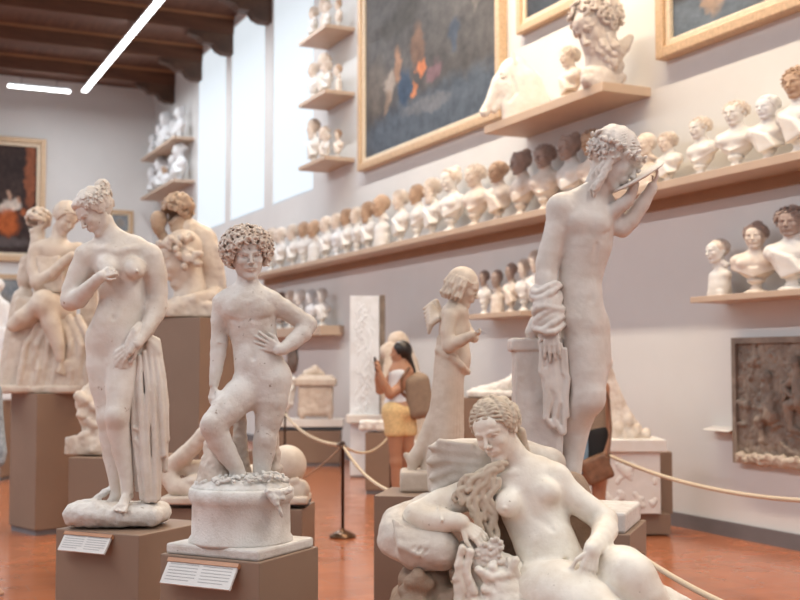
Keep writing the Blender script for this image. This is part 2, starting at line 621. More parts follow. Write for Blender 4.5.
M = {}
M['venus'] = stone('aged_marble', (.68, .63, .575), (.50, .38, .28), .45, ((.30, .2, .13), 24, .70))
M['boy'] = stone('speckled_plaster', (.66, .62, .575), (.44, .34, .26), .55, ((.25, .18, .13), 46, .665), grain=.4)
M['boyhair'] = stone('stained_plaster', (.60, .52, .45), (.40, .28, .20), .6, grain=.3)
M['base'] = stone('rough_plaster', (.68, .65, .61), (.40, .33, .27), .5, ((.22, .17, .13), 30, .68), grain=.7, scale=14)
M['reclin'] = stone('cream_plaster', (.80, .745, .655), (.54, .42, .30), .45, ((.28, .19, .12), 60, .70), rough=.45)
M['reclhair'] = stone('golden_stained_plaster', (.54, .45, .35), (.38, .28, .20), .6)
M['bolster'] = stone('grey_cream_plaster', (.66, .60, .53), (.40, .31, .24), .6, grain=.4)
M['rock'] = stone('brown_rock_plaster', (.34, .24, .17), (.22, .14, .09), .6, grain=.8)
M['youth'] = stone('grey_marble', (.64, .585, .54), (.47, .39, .33), .45, rough=.5)
M['cupid'] = stone('warm_plaster', (.62, .53, .44), (.46, .35, .26), .5)
M['far'] = stone('pale_plaster', (.66, .57, .48), (.46, .34, .25), .5)
M['farbrown'] = stone('brown_plaster', (.52, .39, .28), (.32, .2, .13), .6)
M['white'] = stone('white_plaster', (.77, .75, .715), (.70, .60, .50), .3)
M['cream'] = stone('bust_cream', (.78, .70, .62), (.55, .40, .28), .5)
M['bbrown'] = stone('bust_brown', (.52, .36, .25), (.34, .22, .15), .5)
M['bgrey'] = stone('bust_grey', (.40, .31, .27), (.26, .18, .15), .4)
M['bluewhite'] = stone('cool_plaster', (.80, .81, .82), (.62, .60, .58), .3)
M['plinth'] = flat('painted_plinth', (.25, .165, .115), .55, var=.05, scale=3, bumps=.04)
M['shelf'] = flat('shelf_board', (.56, .42, .31), .5, var=.05, scale=4, bumps=.03)
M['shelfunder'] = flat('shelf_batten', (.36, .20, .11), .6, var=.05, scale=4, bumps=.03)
M['label'] = flat('label_card', (.62, .59, .56), .5, var=.02)
M['labeledge'] = flat('label_holder', (.42, .2, .1), .4)
M['print'] = flat('label_print', (.38, .36, .35), .6, var=.02)
M['gold'] = flat('gilt_frame', (.60, .42, .26), .45, .1, var=.15, scale=30)
M['gold2'] = flat('gilt_inner', (.72, .60, .44), .45, .05, var=.12, scale=30)
M['rope'] = flat('rope', (.62, .50, .36), .9, var=.2, scale=300)
M['post'] = flat('dark_post', (.05, .03, .025), .35, .5)
M['brass'] = flat('dark_brass', (.16, .09, .05), .25, .8)
M['lamp'] = glow('lamp', (1, 1, 1), 9)
M['blind'] = glow('blind', (.86, .94, 1.0), .9)
M['blindedge'] = flat('blind_rail', (.62, .68, .72), .5)
M['iron'] = flat('iron', (.05, .05, .05), .5, .5)
M['skin'] = flat('skin', (.46, .235, .14), .5, var=.05)
M['hair'] = flat('dark_hair', (.018, .012, .01), .45, scale=80)
M['tank'] = flat('white_cotton', (.78, .80, .83), .85)
M['shorts'] = flat('yellow_cotton', (.74, .54, .27), .85, var=.2, scale=60)
M['pack'] = flat('beige_canvas', (.28, .20, .14), .8, var=.1)
M['bag'] = flat('brown_leather', (.20, .095, .05), .5, var=.3, scale=20)
M['denim'] = flat('denim', (.22, .33, .43), .85, var=.2, scale=60)
M['greycloth'] = flat('grey_wool', (.30, .34, .38), .9, var=.3, scale=30)
M['black'] = flat('black_cloth', (.012, .01, .01), .8)
M['phone'] = flat('phone', (.03, .03, .035), .3)
M['darkstrip'] = flat('dark_strip_paint', (.06, .07, .085), .5)
M['relief'] = stone('dark_relief', (.20, .155, .125), (.42, .34, .27), .7, grain=.6, scale=6)
M['reliefw'] = stone('relief_rim', (.55, .46, .37), (.3, .22, .16), .7, grain=.7)
M['stele'] = stone('stele_plaster', (.80, .84, .88), (.60, .60, .60), .4, scale=5)
M['wood'] = flat('dark_wood', (.09, .045, .026), .6, var=.35, scale=3, bumps=.2)
M['woodlit'] = flat('warm_wood', (.24, .115, .055), .6, var=.3, scale=5, bumps=.2)


def wall_mat():
    m, nt, bs = newmat('wall_paint')
    tc = nt.nodes.new('ShaderNodeTexCoord'); v = tc.outputs['Object']
    c = ramp(nt, noise(nt, v, .7, 4), [(.35, (.67, .665, .65)), (.65, (.72, .715, .70))])
    nt.links.new(c, bs.inputs['Base Color']); bs.inputs['Roughness'].default_value = .8
    bump(nt, bs, noise(nt, v, 25, 4), .06, .01)
    return m


M['wall'] = wall_mat()
M['skirt'] = flat('grey_skirting', (.17, .16, .165), .5, var=.1, scale=3)


def floor_mat():
    m, nt, bs = newmat('terracotta')
    tc = nt.nodes.new('ShaderNodeTexCoord'); v = tc.outputs['Object']
    br = nt.nodes.new('ShaderNodeTexBrick')
    br.inputs['Scale'].default_value = 1.0; br.inputs['Brick Width'].default_value = .42; br.inputs['Row Height'].default_value = .21
    br.inputs['Mortar Size'].default_value = .006; br.inputs['Mortar Smooth'].default_value = .4
    br.inputs['Color1'].default_value = (.50, .17, .075, 1); br.inputs['Color2'].default_value = (.44, .145, .062, 1); br.inputs['Mortar'].default_value = (.42, .18, .10, 1)
    nt.links.new(v, br.inputs['Vector'])
    c = mixc(nt, .8, br.outputs['Color'], ramp(nt, noise(nt, v, 3, 5), [(.3, (.75, .75, .75)), (.7, (1, 1, 1))]), 'MULTIPLY')
    nt.links.new(c, bs.inputs['Base Color'])
    nt.links.new(ramp(nt, noise(nt, v, 5, 4), [(.3, (.14,) * 3), (.7, (.24,) * 3)]), bs.inputs['Roughness'])
    bs.inputs['Specular IOR Level'].default_value = .6
    bump(nt, bs, noise(nt, v, 1.5, 1), .06, .01)
    return m


M['floor'] = floor_mat()


def wood_mat(name, c0, c1, axis=0):
    m, nt, bs = newmat(name)
    tc = nt.nodes.new('ShaderNodeTexCoord')
    mp = nt.nodes.new('ShaderNodeMapping'); mp.inputs['Scale'].default_value = (.4, 4, 4) if axis == 0 else (4, .4, 4)
    nt.links.new(tc.outputs['Object'], mp.inputs['Vector'])
    c = ramp(nt, noise(nt, mp.outputs[0], 2.5, 6, .7), [(.3, c0), (.7, c1)])
    nt.links.new(c, bs.inputs['Base Color']); bs.inputs['Roughness'].default_value = .65
    return m


M['beam'] = wood_mat('beam_wood', (.085, .034, .018), (.16, .068, .034))
M['plank'] = wood_mat('plank_wood', (.08, .034, .02), (.17, .078, .045), 1)
M['litedge'] = wood_mat('lit_edge_wood', (.26, .12, .055), (.40, .2, .1))  # paler wood tone, paints the lit edges of the beams


def painting(name, bg0, bg1, blobs, scale=3):
    """oil paint: mottled ground and soft coloured figures, laid out over the canvas (0..1)"""
    m, nt, bs = newmat(name)
    tc = nt.nodes.new('ShaderNodeTexCoord'); v = tc.outputs['UV']
    n = nt.nodes.new('ShaderNodeTexNoise'); n.inputs['Scale'].default_value = 11; n.inputs['Detail'].default_value = 5; n.inputs['Roughness'].default_value = .65
    nt.links.new(v, n.inputs['Vector'])
    w = nt.nodes.new('ShaderNodeVectorMath'); w.operation = 'MULTIPLY_ADD'
    nt.links.new(n.outputs['Color'], w.inputs[0]); w.inputs[1].default_value = (.16, .13, 0); nt.links.new(v, w.inputs[2])
    o = nt.nodes.new('ShaderNodeVectorMath'); o.operation = 'ADD'; o.inputs[1].default_value = (-.08, -.065, 0)
    nt.links.new(w.outputs[0], o.inputs[0]); vv = o.outputs[0]
    c = ramp(nt, noise(nt, vv, scale, 5, .6), [(.35, bg0), (.65, bg1)])
    for (u, t, ru, rv, col, f) in blobs:
        a = nt.nodes.new('ShaderNodeVectorMath'); a.operation = 'SUBTRACT'; a.inputs[1].default_value = (u, t, 0)
        nt.links.new(vv, a.inputs[0])
        b = nt.nodes.new('ShaderNodeVectorMath'); b.operation = 'MULTIPLY'; b.inputs[1].default_value = (1 / ru, 1 / rv, 0)
        nt.links.new(a.outputs[0], b.inputs[0])
        l = nt.nodes.new('ShaderNodeVectorMath'); l.operation = 'LENGTH'; nt.links.new(b.outputs[0], l.inputs[0])
        r = nt.nodes.new('ShaderNodeMapRange'); r.interpolation_type = 'SMOOTHSTEP'
        r.inputs['From Min'].default_value = .6; r.inputs['From Max'].default_value = 1.15
        r.inputs['To Min'].default_value = f; r.inputs['To Max'].default_value = 0
        nt.links.new(l.outputs['Value'], r.inputs['Value'])
        c = mixc(nt, r.outputs[0], c, col)
    c = mixc(nt, .75, c, ramp(nt, noise(nt, v, 16, 5, .7), [(.3, (.45,) * 3), (.7, (1.25, 1.2, 1.15))]), 'MULTIPLY')
    nt.links.new(c, bs.inputs['Base Color']); bs.inputs['Roughness'].default_value = .6; bs.inputs['Specular IOR Level'].default_value = .15
    return m
# ------------------------------------------------------------------ the hall
def structure(o): o['kind'] = 'structure'; return o


X0, Y0 = -7.5, -6.0
structure(MB().box((X0, Y0, -.2), (WX + .4, FY + .4, 0)).build('floor', M['floor']))
# right wall with three tall window openings filled by blinds
winpx = [((197, 225), 231, 43), ((230, 264), 219, 12), ((272, 313), 205, None)]
wins = []
for (a, b), pyb, pyt in winpx:
    ya = onwall(a, 200).y; yb = onwall(b, 200).y
    wins.append((yb, ya))
zb = onwall(272, 206).z
zt = 8.45
ys = sorted(wins)
mb = MB()
cur = Y0
for lo_, hi_ in ys:
    mb.box((WX, cur, 0), (WX + .35, lo_, CZ)); mb.box((WX, lo_, 0), (WX + .35, hi_, zb)); mb.box((WX, lo_, zt), (WX + .35, hi_, CZ)); cur = hi_
mb.box((WX, cur, 0), (WX + .35, FY, CZ))
structure(mb.build('wall_right', M['wall']))
structure(MB().box((X0, FY, 0), (WX + .35, FY + .3, CZ)).build('wall_far', M['wall']))
structure(MB().box((X0, Y0, CZ), (WX + .35, FY + .3, CZ + .25)).build('ceiling', M['plank']))
for i, (lo_, hi_) in enumerate(ys):
    r = thing('window_%d' % (i + 1), None, None, (WX, (lo_ + hi_) / 2, zb)); structure(r)
    w = (hi_ - lo_) / 2
    MB().box((.02, -w + .01, .03), (.05, w - .01, zt - zb - .02)).build('blind', M['blind'], r)
    MB().box((.0, -w, .0), (.06, w, .035)).build('bottom_rail', M['blindedge'], r)
    f = MB(); f.box((.10, -w, 0), (.16, -w + .05, zt - zb)); f.box((.10, w - .05, 0), (.16, w, zt - zb)); f.box((.1, -w, 0), (.16, w, .05)); f.box((.1, -w, zt - zb - .05), (.16, w, zt - zb))
    f.build('window_frame', M['blindedge'], r)
skt = onwall(674, 510.7).z
structure(MB().box((WX - .03, Y0, 0), (WX, FY, .13)).build('baseboard_right', M['skirt']))
structure(MB().box((X0, FY - .03, 0), (WX - .03, FY, .13)).build('baseboard_far', M['skirt']))

# roof timbers: big cross beams resting on carved corbels, paler strips painted as their lit edges
byl = [27.75, 25.25, 22.85, 20.4, 18.0]
for i, y in enumerate(byl):
    nm = 'far_roof_beam'
    t = thing('ceiling_beam', ['dark wooden ceiling beam nearest the far white wall, ending right of the strip light tip',
                               'dark wooden ceiling beam, second from the far wall, above the farthest tall window',
                               'dark wooden ceiling beam whose corbel covers the top of the middle tall window',
                               'dark wooden ceiling beam cut by the top edge of the photo',
                               'dark wooden ceiling beam just beyond the top edge of the photo',
                               ][i], 'beam', ((X0 + WX) / 2, y, 8.3), 0, 'roof beams')
    hw = (WX - X0) / 2
    MB().box((-hw, -.17, 0), (hw, .17, .40)).build('beam_body', M['beam'], t)
    MB().box((-hw, -.20, .29), (hw, -.172, .36)).build('lit_edge_strip', M['litedge'], t)  # pale strip stands in for light along the beam edge
    prof = [(0, 0), (-.95, 0), (-.95, -.08), (-.72, -.14), (-.62, -.24), (-.42, -.24), (-.34, -.36), (-.2, -.42), (0, -.42)]
    V = [(hw + p[0], -.13, p[1]) for p in prof] + [(hw + p[0], .13, p[1]) for p in prof]
    n = len(prof)
    F = [tuple(range(n)), tuple(range(2 * n - 1, n - 1, -1))] + [((j + 1) % n, j, j + n, (j + 1) % n + n) for j in range(n)]
    m2 = MB(); m2.add(V, F); m2.build('corbel', M['wood'], t)


def pframe(name, label, c0, c1, zlo, zhi, mat, wid=.14, dep=.1, on='r', group=None, cat='painting'):
    """framed picture on the right wall between y=c0 (near) and y=c1 (far), or on the far wall between x=c0..c1"""
    if on == 'r': r = thing(name, label, cat, (WX, (c0 + c1) / 2, zlo), -PI / 2, group)
    else: r = thing(name, label, cat, ((c0 + c1) / 2, FY, zlo), 0, group)
    w = abs(c1 - c0) / 2; h = zhi - zlo
    def ring(a, b, y0, y1, nm, m):
        q = MB()
        q.box((-w + a, y0, a), (-w + b, y1, h - a)); q.box((w - b, y0, a), (w - a, y1, h - a))
        q.box((-w + b, y0, a), (w - b, y1, b)); q.box((-w + b, y0, h - b), (w - b, y1, h - a))
        q.build(nm, m, r, bevel=wid * .08)
    ring(0, wid * .62, -dep, -.0, 'frame', M['gold'])
    ring(wid * .62, wid, -dep * .7, -.0, 'frame_liner', M['gold2'])
    me = mk('canvas', [(-w + wid, -dep * .35, wid), (w - wid, -dep * .35, wid), (w - wid, -dep * .35, h - wid), (-w + wid, -dep * .35, h - wid),
                       (-w + wid, 0, wid), (w - wid, 0, wid), (w - wid, 0, h - wid), (-w + wid, 0, h - wid)],
            [(0, 1, 2, 3), (5, 4, 7, 6), (4, 5, 1, 0), (3, 2, 6, 7), (4, 0, 3, 7), (1, 5, 6, 2)])
    uv = me.uv_layers.new(name='UVMap')
    cc = [(0, 0), (1, 0), (1, 1), (0, 1)]
    for li, l in enumerate(me.loops): uv.data[li].uv = cc[l.vertex_index % 4]
    link('canvas', me, mat, r)
    return r


# big battle canvas
pa = onwall(364, 171); pb = onwall(508, 118)
p1 = painting('oil_battle', (.085, .08, .078), (.135, .13, .13), [
    (.6, .06, .8, .13, (.10, .13, .17), .85), (.10, .28, .10, .14, (.17, .145, .125), .7), (.22, .27, .05, .07, (.42, .36, .31), .8), (.20, .20, .03, .05, (.33, .24, .18), .7),
    (.29, .33, .04, .08, (.42, .24, .15), .75), (.34, .22, .06, .08, (.045, .085, .15), .85), (.47, .265, .035, .028, (.62, .22, .10), .95), (.42, .205, .028, .026, (.62, .24, .11), .9),
    (.58, .235, .07, .035, (.22, .13, .15), .8), (.44, .36, .06, .09, (.23, .13, .085), .7), (.86, .45, .035, .09, (.26, .235, .215), .6), (.72, .33, .05, .07, (.06, .09, .14), .7),
    (.5, .12, .2, .035, (.24, .24, .25), .5), (.3, .5, .2, .06, (.07, .065, .06), .8)])
pframe('painting', 'largest gilt-framed oil painting, dark battle scene with orange figures, between tall window and horse head', pb.y, pa.y, min(pa.z, pb.z), 8.3, p1, .17, .12)
pa = onwall(523, 36)
p2 = painting('oil_dark', (.05, .06, .075), (.09, .11, .14), [(.4, .5, .2, .3, (.16, .12, .10), .8)])
pframe('painting', 'gilt-framed dark blue oil painting behind the colossal bearded head', onwall(612, 2).y, pa.y, pa.z, 8.0, p2, .15, .1)
pa = onwall(666, 62); pc = onwall(800, 13)
p3 = painting('oil_figures', (.06, .055, .055), (.15, .18, .21), [(.05, .03, .2, .09, (.17, .22, .28), .8), (.12, .12, .04, .1, (.5, .36, .26), .8), (.3, .12, .12, .08, (.13, .15, .19), .9), (.25, .25, .12, .12, (.42, .27, .18), .7), (.5, .2, .2, .1, (.05, .05, .05), .9)])
pframe('painting', 'gilt-framed oil painting at the top right corner above the white busts', pa.y - 5.2, pa.y, pa.z, 7.6, p3, .17, .13)

# far wall pictures
qa = onfar(-62, 262); qb = onfar(46, 138)
p4 = painting('oil_portrait', (.035, .025, .025), (.075, .05, .045), [(.93, .75, .07, .4, (.35, .12, .06), .8), (.72, .45, .12, .06, (.75, .66, .58), .95), (.62, .40, .07, .07, (.70, .62, .55), .95),
    (.68, .28, .14, .15, (.50, .13, .04), .95), (.69, .53, .03, .04, (.55, .36, .26), .9), (.80, .50, .03, .03, (.55, .3, .2), .8), (.6, .1, .4, .06, (.12, .10, .10), .9), (.85, .38, .05, .05, (.45, .14, .06), .9)])
pframe('painting', 'gilt-framed portrait with white and red robe at left edge on the far wall', qa.x, qb.x, onfar(20, 262).z, onfar(20, 138).z, p4, .22, .12, 'f')
qa = onfar(118, 236); qb = onfar(133, 211)
p5 = painting('oil_small', (.2, .24, .28), (.4, .42, .42), [(.5, .5, .3, .3, (.3, .28, .25), .8)])
pframe('painting', 'small gilt-framed picture on the far wall behind the standing female nude', qa.x - .3, qb.x, qa.z, qb.z, p5, .13, .08, 'f')
qa = onfar(-30, 345); qb = onfar(30, 275)
pframe('painting', 'gilt-framed picture low on the far wall under the red and white portrait', qa.x, qb.x, qa.z, qb.z, p5, .13, .08, 'f')


# lamps: long suspended light strip running along the hall and its short arm across the far end
LX, LZ = 4.5, 8.0
e0 = onfar(84.4, 92, 28.1)
LX = e0.x; LZ = e0.z


def strip(label, seg, along, loc, n, sep=.03):
    t = thing('strip_light', label, 'lamp', loc)
    hous = MB(); 
    L = n * seg
    if along == 'y':
        hous.box((-.05, 0, .03), (.05, -L, .09)).build('housing', M['blindedge'], t)
        for i in range(n): MB().box((-.06, -i * seg - seg + sep, 0), (.06, -i * seg, .03)).build('tube', M['lamp'], t)
        for y in byl:
            if y < loc[1]: MB().tube([(0, y - loc[1], .08), (0, y - loc[1], 8.298 - loc[2])], .006, 5).build('suspension_wire', M['iron'], t)
    else:
        hous.box((0, -.05, .03), (-L, .05, .09)).build('housing', M['blindedge'], t)
        for i in range(n): MB().box((-i * seg - seg + sep * 0, -.07, 0), (-i * seg, .07, .03)).build('tube', M['lamp'], t)
        for q in (-.3, -L + .3): MB().tube([(q, 0, .08), (q, 0, CZ - loc[2] + .02)], .006, 5).build('suspension_wire', M['iron'], t)
    return t


strip('long white strip light hanging along the hall under the wooden ceiling', 2.0, 'y', (LX, e0.y, LZ), 16)
f1 = onfar(70, 92, 28.0); f0 = onfar(8, 87, 28.0)
strip('short white strip light hanging across in front of the far wall', f1.x - f0.x, 'x', (f1.x, 28.0, (f1.z + f0.z) / 2), 1)
strip('parallel white strip light along the other side of the hall, left of the frame', 2.0, 'y', (-4.2, 27, LZ), 16)


def area(name, loc, sx, sy, e, c=(1, 1, 1), rot=(0, 0, 0), spread=PI):
    l = bpy.data.lights.new(name, 'AREA'); l.shape = 'RECTANGLE'; l.size = sx; l.size_y = sy; l.energy = e; l.color = c; l.spread = spread
    o = bpy.data.objects.new(name, l); COL.objects.link(o); o.location = loc; o.rotation_euler = rot
    return o


area('strip_lamp_light', (LX, 18.5, LZ - .05), .14, 19, 620, (.90, .95, 1))
area('strip_lamp_light', (LX, 8.5, LZ - .05), .14, 9, 560, (1, .77, .50))
area('strip_lamp_light', (LX, -.5, LZ - .05), .14, 8, 500, (1, .96, .9))
area('strip_lamp_light', (-4.2, 11, LZ - .05), .14, 32, 1850, (.95, .97, 1))
w = bpy.data.worlds.new('world'); sc.world = w; w.use_nodes = True
w.node_tree.nodes['Background'].inputs['Color'].default_value = (.78, .88, 1, 1)
w.node_tree.nodes['Background'].inputs['Strength'].default_value = .58


# ------------------------------------------------------------------ shelves
def shelf(label, y0, y1, z, dep, th=.06, batten=.0, name='wall_shelf'):
    """board whose underside is at height z, from y0 (near) to y1 (far)"""
    t = thing(name, label, 'shelf', (WX, (y0 + y1) / 2, z))
    w = abs(y1 - y0) / 2
    MB().box((-dep, -w, 0), (0, w, th)).build('board', M['shelf'], t, bevel=.004)
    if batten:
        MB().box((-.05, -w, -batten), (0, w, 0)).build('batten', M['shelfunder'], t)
    t['_z'] = z + th; t['_x'] = WX - dep
    return t


SH = {}
zl = onwall(800, 159, WX - .42).z
zl = (zl + onwall(400, 246, WX - .42).z) / 2
SH['long'] = (zl + .07, WX - .42)
shelf('longest wall shelf, carrying the row of white and brown busts along the whole right wall', onwall(900, 200).y, onwall(266, 280).y, zl, .42, .07, .10)
a = onwall(651, 98); b = onwall(527, 137); zt_ = (a.z + b.z) / 2
shelf('high wall shelf holding horse head, small bust and colossal bearded head', a.y, b.y, zt_, .56, .09)
SH['top'] = (zt_ + .09, WX - .56)
for i, (py, lab) in enumerate([(173, 'lowest of the three small wall shelves beside the nearest tall window'), (111, 'middle of the three small wall shelves beside the nearest tall window'), (50, 'topmost of the three small wall shelves beside the nearest tall window')]):
    a = onwall(355, 160); b = onwall(327, py)
    shelf(lab, a.y, b.y, b.z, .5, .06); SH['s%d' % i] = (b.z + .06, WX - .5, a.y, b.y)
a = onwall(800, 296); b = onwall(700, 302)
shelf('short wall shelf with three busts at the right edge, above the dark relief', a.y - 1.5, onwall(690, 303, WX - .4).y, onwall(690, 303, WX - .4).z, .4, .05)
SH['low'] = (onwall(690, 303, WX - .4).z + .05, WX - .4)
zz = onwall(500, 317, WX - .4).z
shelf('wall shelf with grey-haired busts between the winged statue and the leaning youth', onwall(552, 315).y, onwall(464, 317, WX - .4).y, zz, .4, .055)
SH['mid'] = (zz + .055, WX - .4)
zz = onwall(300, 336, WX - .4).z
shelf('low far wall shelf crowded with small reliefs and casts, behind the curly boy', onwall(344, 330).y, onwall(262, 335).y, zz, .4, .15)
SH['farlow'] = (zz + .15, WX - .4)
for i, (pa_, pb_, lab) in enumerate([((193, 137), (150, 166), 'upper of two shelves of white casts beside the farthest tall window'), ((193, 181), (150, 203), 'lower of two shelves of white casts beside the farthest tall window')]):
    a = onwall(195, pa_[1]); b = onwall(160, pb_[1]); z = (a.z + b.z) / 2
    shelf(lab, a.y, min(b.y, FY - .3), z, .5, .06); SH['f%d' % i] = (z + .06, WX - .5, a.y, min(b.y, FY - .3))
# ------------------------------------------------------------------ busts
def objmat(o, m):
    if len(o.data.materials) == 0: o.data.materials.append(None)
    o.material_slots[0].link = 'OBJECT'; o.material_slots[0].material = m


def bust_meshes(kind):
    """unit height bust, facing -y"""
    R = {}
    so = MB()
    if kind == 5:
        so.box((-.10, -.09, 0), (.10, .09, .06))
    else:
        so.lathe([(.0, 0), (.115, 0), (.12, .03), (.10, .045), (.065, .06), (.05, .10), (.055, .14), (.085, .165), (.09, .20)], 20)
    R['socle'] = mk('socle', so.V, so.F, True)
    S = Sculpt(); k = .03
    z0 = .0 if kind == 5 else .0
    if kind == 5:     # squared herm chest
        S.ell((0, .02, .17), (.21, .13, .26), k=.04); S.ell((0, .03, .36), (.23, .11, .12), k=.06); S.rbox((0, .02, .05), (.17, .11, .07), rd=.04, k=.03)
    else:
        S.ell((0, .03, .40), (.20, .125, .20), k=k)
        S.ell((0, .03, .50), (.235, .10, .085), k=.05)
        for q in (-1, 1):
            S.ell((q * .20, .035, .46), (.075, .075, .10), k=.04)
            S.ell((q * .09, -.05, .43), (.085, .06, .075) if kind in (0, 4) else (.10, .05, .07), k=.04)
        S.cone((0, .02, .30), (0, .02, .18), .10, .06, .05)
        S.ell((0, .08, .12), (.35, .10, .14), k=.04, sub=False) if False else None
    S.cone((0, .045, .46 if kind == 5 else .50), (0, .015, .66), .082, .074, .04)
    S.cone((-.14, .05, .53), (0, .05, .60), .04, .05, .05); S.cone((.14, .05, .53), (0, .05, .60), .04, .05, .05)
    if kind in (0, 1, 3):   # drapery
        rs = random.Random(kind)
        for i in range(9):
            a = i / 8
            x0 = -.21 + .07 * a; x1 = .08 + .10 * a
            S.chain([((x0, .0, .52 - .03 * i), .022), ((x0 + .1, -.10 + .0 * i, .45 - .035 * i), .024), ((x1 - .05, -.12, .36 - .02 * i + .02), .022), ((x1, .0, .40 - .02 * i), .016)], .015)
    if kind == 4:
        for i in range(5):
            S.chain([((-.24, .0, .44 - .02 * i), .016), ((0, -.11, .34 - .025 * i), .018), ((.24, .0, .44 - .02 * i), .016)], .012)
    if kind == 2:
        S.chain([((-.26, .02, .40), .018), ((0, -.10, .27), .018), ((.26, .02, .40), .018)], .02)
    R['chest'] = S.mesh('chest', .011)
    S = Sculpt()
    tilt = {0: -.12, 1: .1, 2: 0, 3: -.15, 4: .05, 5: 0}[kind]
    t = T((0, -.01, .80 if kind != 5 else .775), (tilt, -1, -.05), (0, 0, 1), .355 if kind != 5 else .42)
    face(S, t, beard=(kind == 3))
    S.cone((0, .03, .60), t.p(0, .05, -.2), .068, .066, .03)
    R['head'] = S.mesh('head', .008)
    S = Sculpt()
    if kind == 0: hair_waves(S, t, 12, 1, bun=(0, .47, .18, .13), rad=.035)
    elif kind == 1: hair_curls(S, t, 110, 2, size=.06, tube=.03)
    elif kind == 2: hair_curls(S, t, 80, 5, size=.05, tube=.026, r=.97, low=-.05)
    elif kind == 3: hair_curls(S, t, 120, 4, size=.06, tube=.03, low=-.35)
    elif kind == 4:
        hair_waves(S, t, 12, 3, bun=(0, .30, .48, .15), rad=.035)
        t.ch(S, [(-.34, .05, .10, .03), (-.26, -.14, .34, .035), (0, -.22, .44, .04), (.26, -.14, .34, .035), (.34, .05, .10, .03)], .02)
    elif kind == 5: hair_cap(S, t, 1.0); t.e(S, (0, -.14, .0), (.28, .38, .27), .02, True)
    R['hair'] = S.mesh('hair', .008)
    return R


BUST = {}
for k_ in range(6): BUST[k_] = bust_meshes(k_)
bust_n = 0


def bust(kind, loc, h, face_rot, mats, label, group, cat='bust', wd=1.2):
    """mats: chest, head, hair, socle"""
    R = BUST[kind]
    t = thing('portrait_bust', label, cat, loc, face_rot, group)
    t.scale = (h * wd, h * min(wd, 1.15), h)
    c = link('chest', R['chest'], None, t); objmat(c, M[mats[0]])
    hd = link('head', R['head'], None, t); objmat(hd, M[mats[1]])
    hr = link('hair', R['hair'], None, hd); objmat(hr, M[mats[2]])
    s = link('socle', R['socle'], None, t); objmat(s, M[mats[3]])
    return t


W_, C_, B_, G_, BW = 'white', 'cream', 'bbrown', 'bgrey', 'bluewhite'
# photo x of head, height (m), kind, materials, description
zs, xs = SH['long']
BX = WX - .21
hairw = {0: 'a bun', 1: 'thick curls', 2: 'short curly hair', 3: 'a full beard', 4: 'high piled hair', 5: 'smooth hair'}
tones = {W_: 'white', C_: 'cream', B_: 'brown-headed', G_: 'dark grey-headed', BW: 'pale'}
row = [  # x, y top, kind, head mat, chest mat
 (272, 226, 2, C_, W_), (281, 225, 0, C_, W_), (293, 223, 1, C_, W_), (304, 220, 2, B_, W_), (314, 218, 5, B_, W_), (326, 214, 0, C_, W_), (337, 211, 2, C_, BW),
 (347, 207, 1, B_, W_), (357, 205, 2, C_, W_), (368, 200, 3, B_, W_), (381, 192, 5, B_, W_), (400, 188, 1, C_, W_), (417, 182, 2, B_, W_), (432, 176, 3, C_, W_),
 (451, 165, 4, W_, W_), (475, 161, 2, C_, C_), (498, 158, 0, B_, C_), (521, 148, 4, G_, C_), (545, 141, 2, G_, C_), (570, 131, 4, G_, W_), (593, 126, 2, B_, C_),
 (622, 128, 1, C_, C_), (646, 130, 5, C_, C_), (668, 130, 1, C_, W_), (701, 114, 2, W_, W_), (737, 97, 2, W_, W_), (769, 91, 0, BW, W_), (801, 62, 1, B_, W_)]
N = len(row)
words = ['first', 'second', 'third', 'fourth', 'fifth', 'sixth', 'seventh', 'eighth', 'ninth', 'tenth', 'eleventh', 'twelfth', 'thirteenth', 'fourteenth']
rs = random.Random(8)
special = {801: 'brown-headed bust cut by the right edge of the photo, on the longest shelf',
 769: 'bright white bust with hair bun on the longest shelf, nearest the right edge but one',
 737: 'white draped bust on the longest shelf, left of the bright white bust with the bun',
 701: 'white draped bust on the longest shelf below the corner of the top right painting',
 668: 'cream curly-haired bust on the longest shelf, just right of the youth\'s raised hand',
 646: 'cream bust partly hidden by the raised hand of the leaning youth',
 622: 'curly cream bust hidden behind the head of the leaning youth',
 593: 'brown-headed bust on the longest shelf peeping out left of the head of the leaning youth',
 570: 'dark-headed bust with high piled hair under the horse-head shelf, right of two other dark heads',
 545: 'dark curly-headed cream bust on the longest shelf between two dark heads with piled hair',
 521: 'darkest-headed bust with piled hair on the longest shelf, leftmost of the dark heads',
 498: 'brown-headed bust with a bun on the longest shelf, just left of the darkest head',
 475: 'cream bust with draped chest on the longest shelf under the battle painting corner',
 451: 'all-white bust with high piled hair on the longest shelf below the battle painting',
 432: 'cream bearded bust on the longest shelf, left of the all-white bust with piled hair'}
for i, (px, py, kd, hm, cm) in enumerate(row):
    b = onwall(px, 200, BX)
    top = onwall(px, py, BX).z
    h = max(.42, min(.86, top - zs))
    if px in special: lab = special[px]
    else: lab = '%s bust with %s, %s from the left on the longest shelf' % (tones[hm], hairw[kd], words[i])
    bust(kd, (BX, b.y, zs), h * .97, -PI / 2 + rs.uniform(-.1, .35), (cm, hm, hm if rs.random() < .6 else (C_ if hm == W_ else hm), cm), lab, 'busts on the longest shelf', wd=1.0 if px < 440 else (1.18 if px < 660 else 1.38))

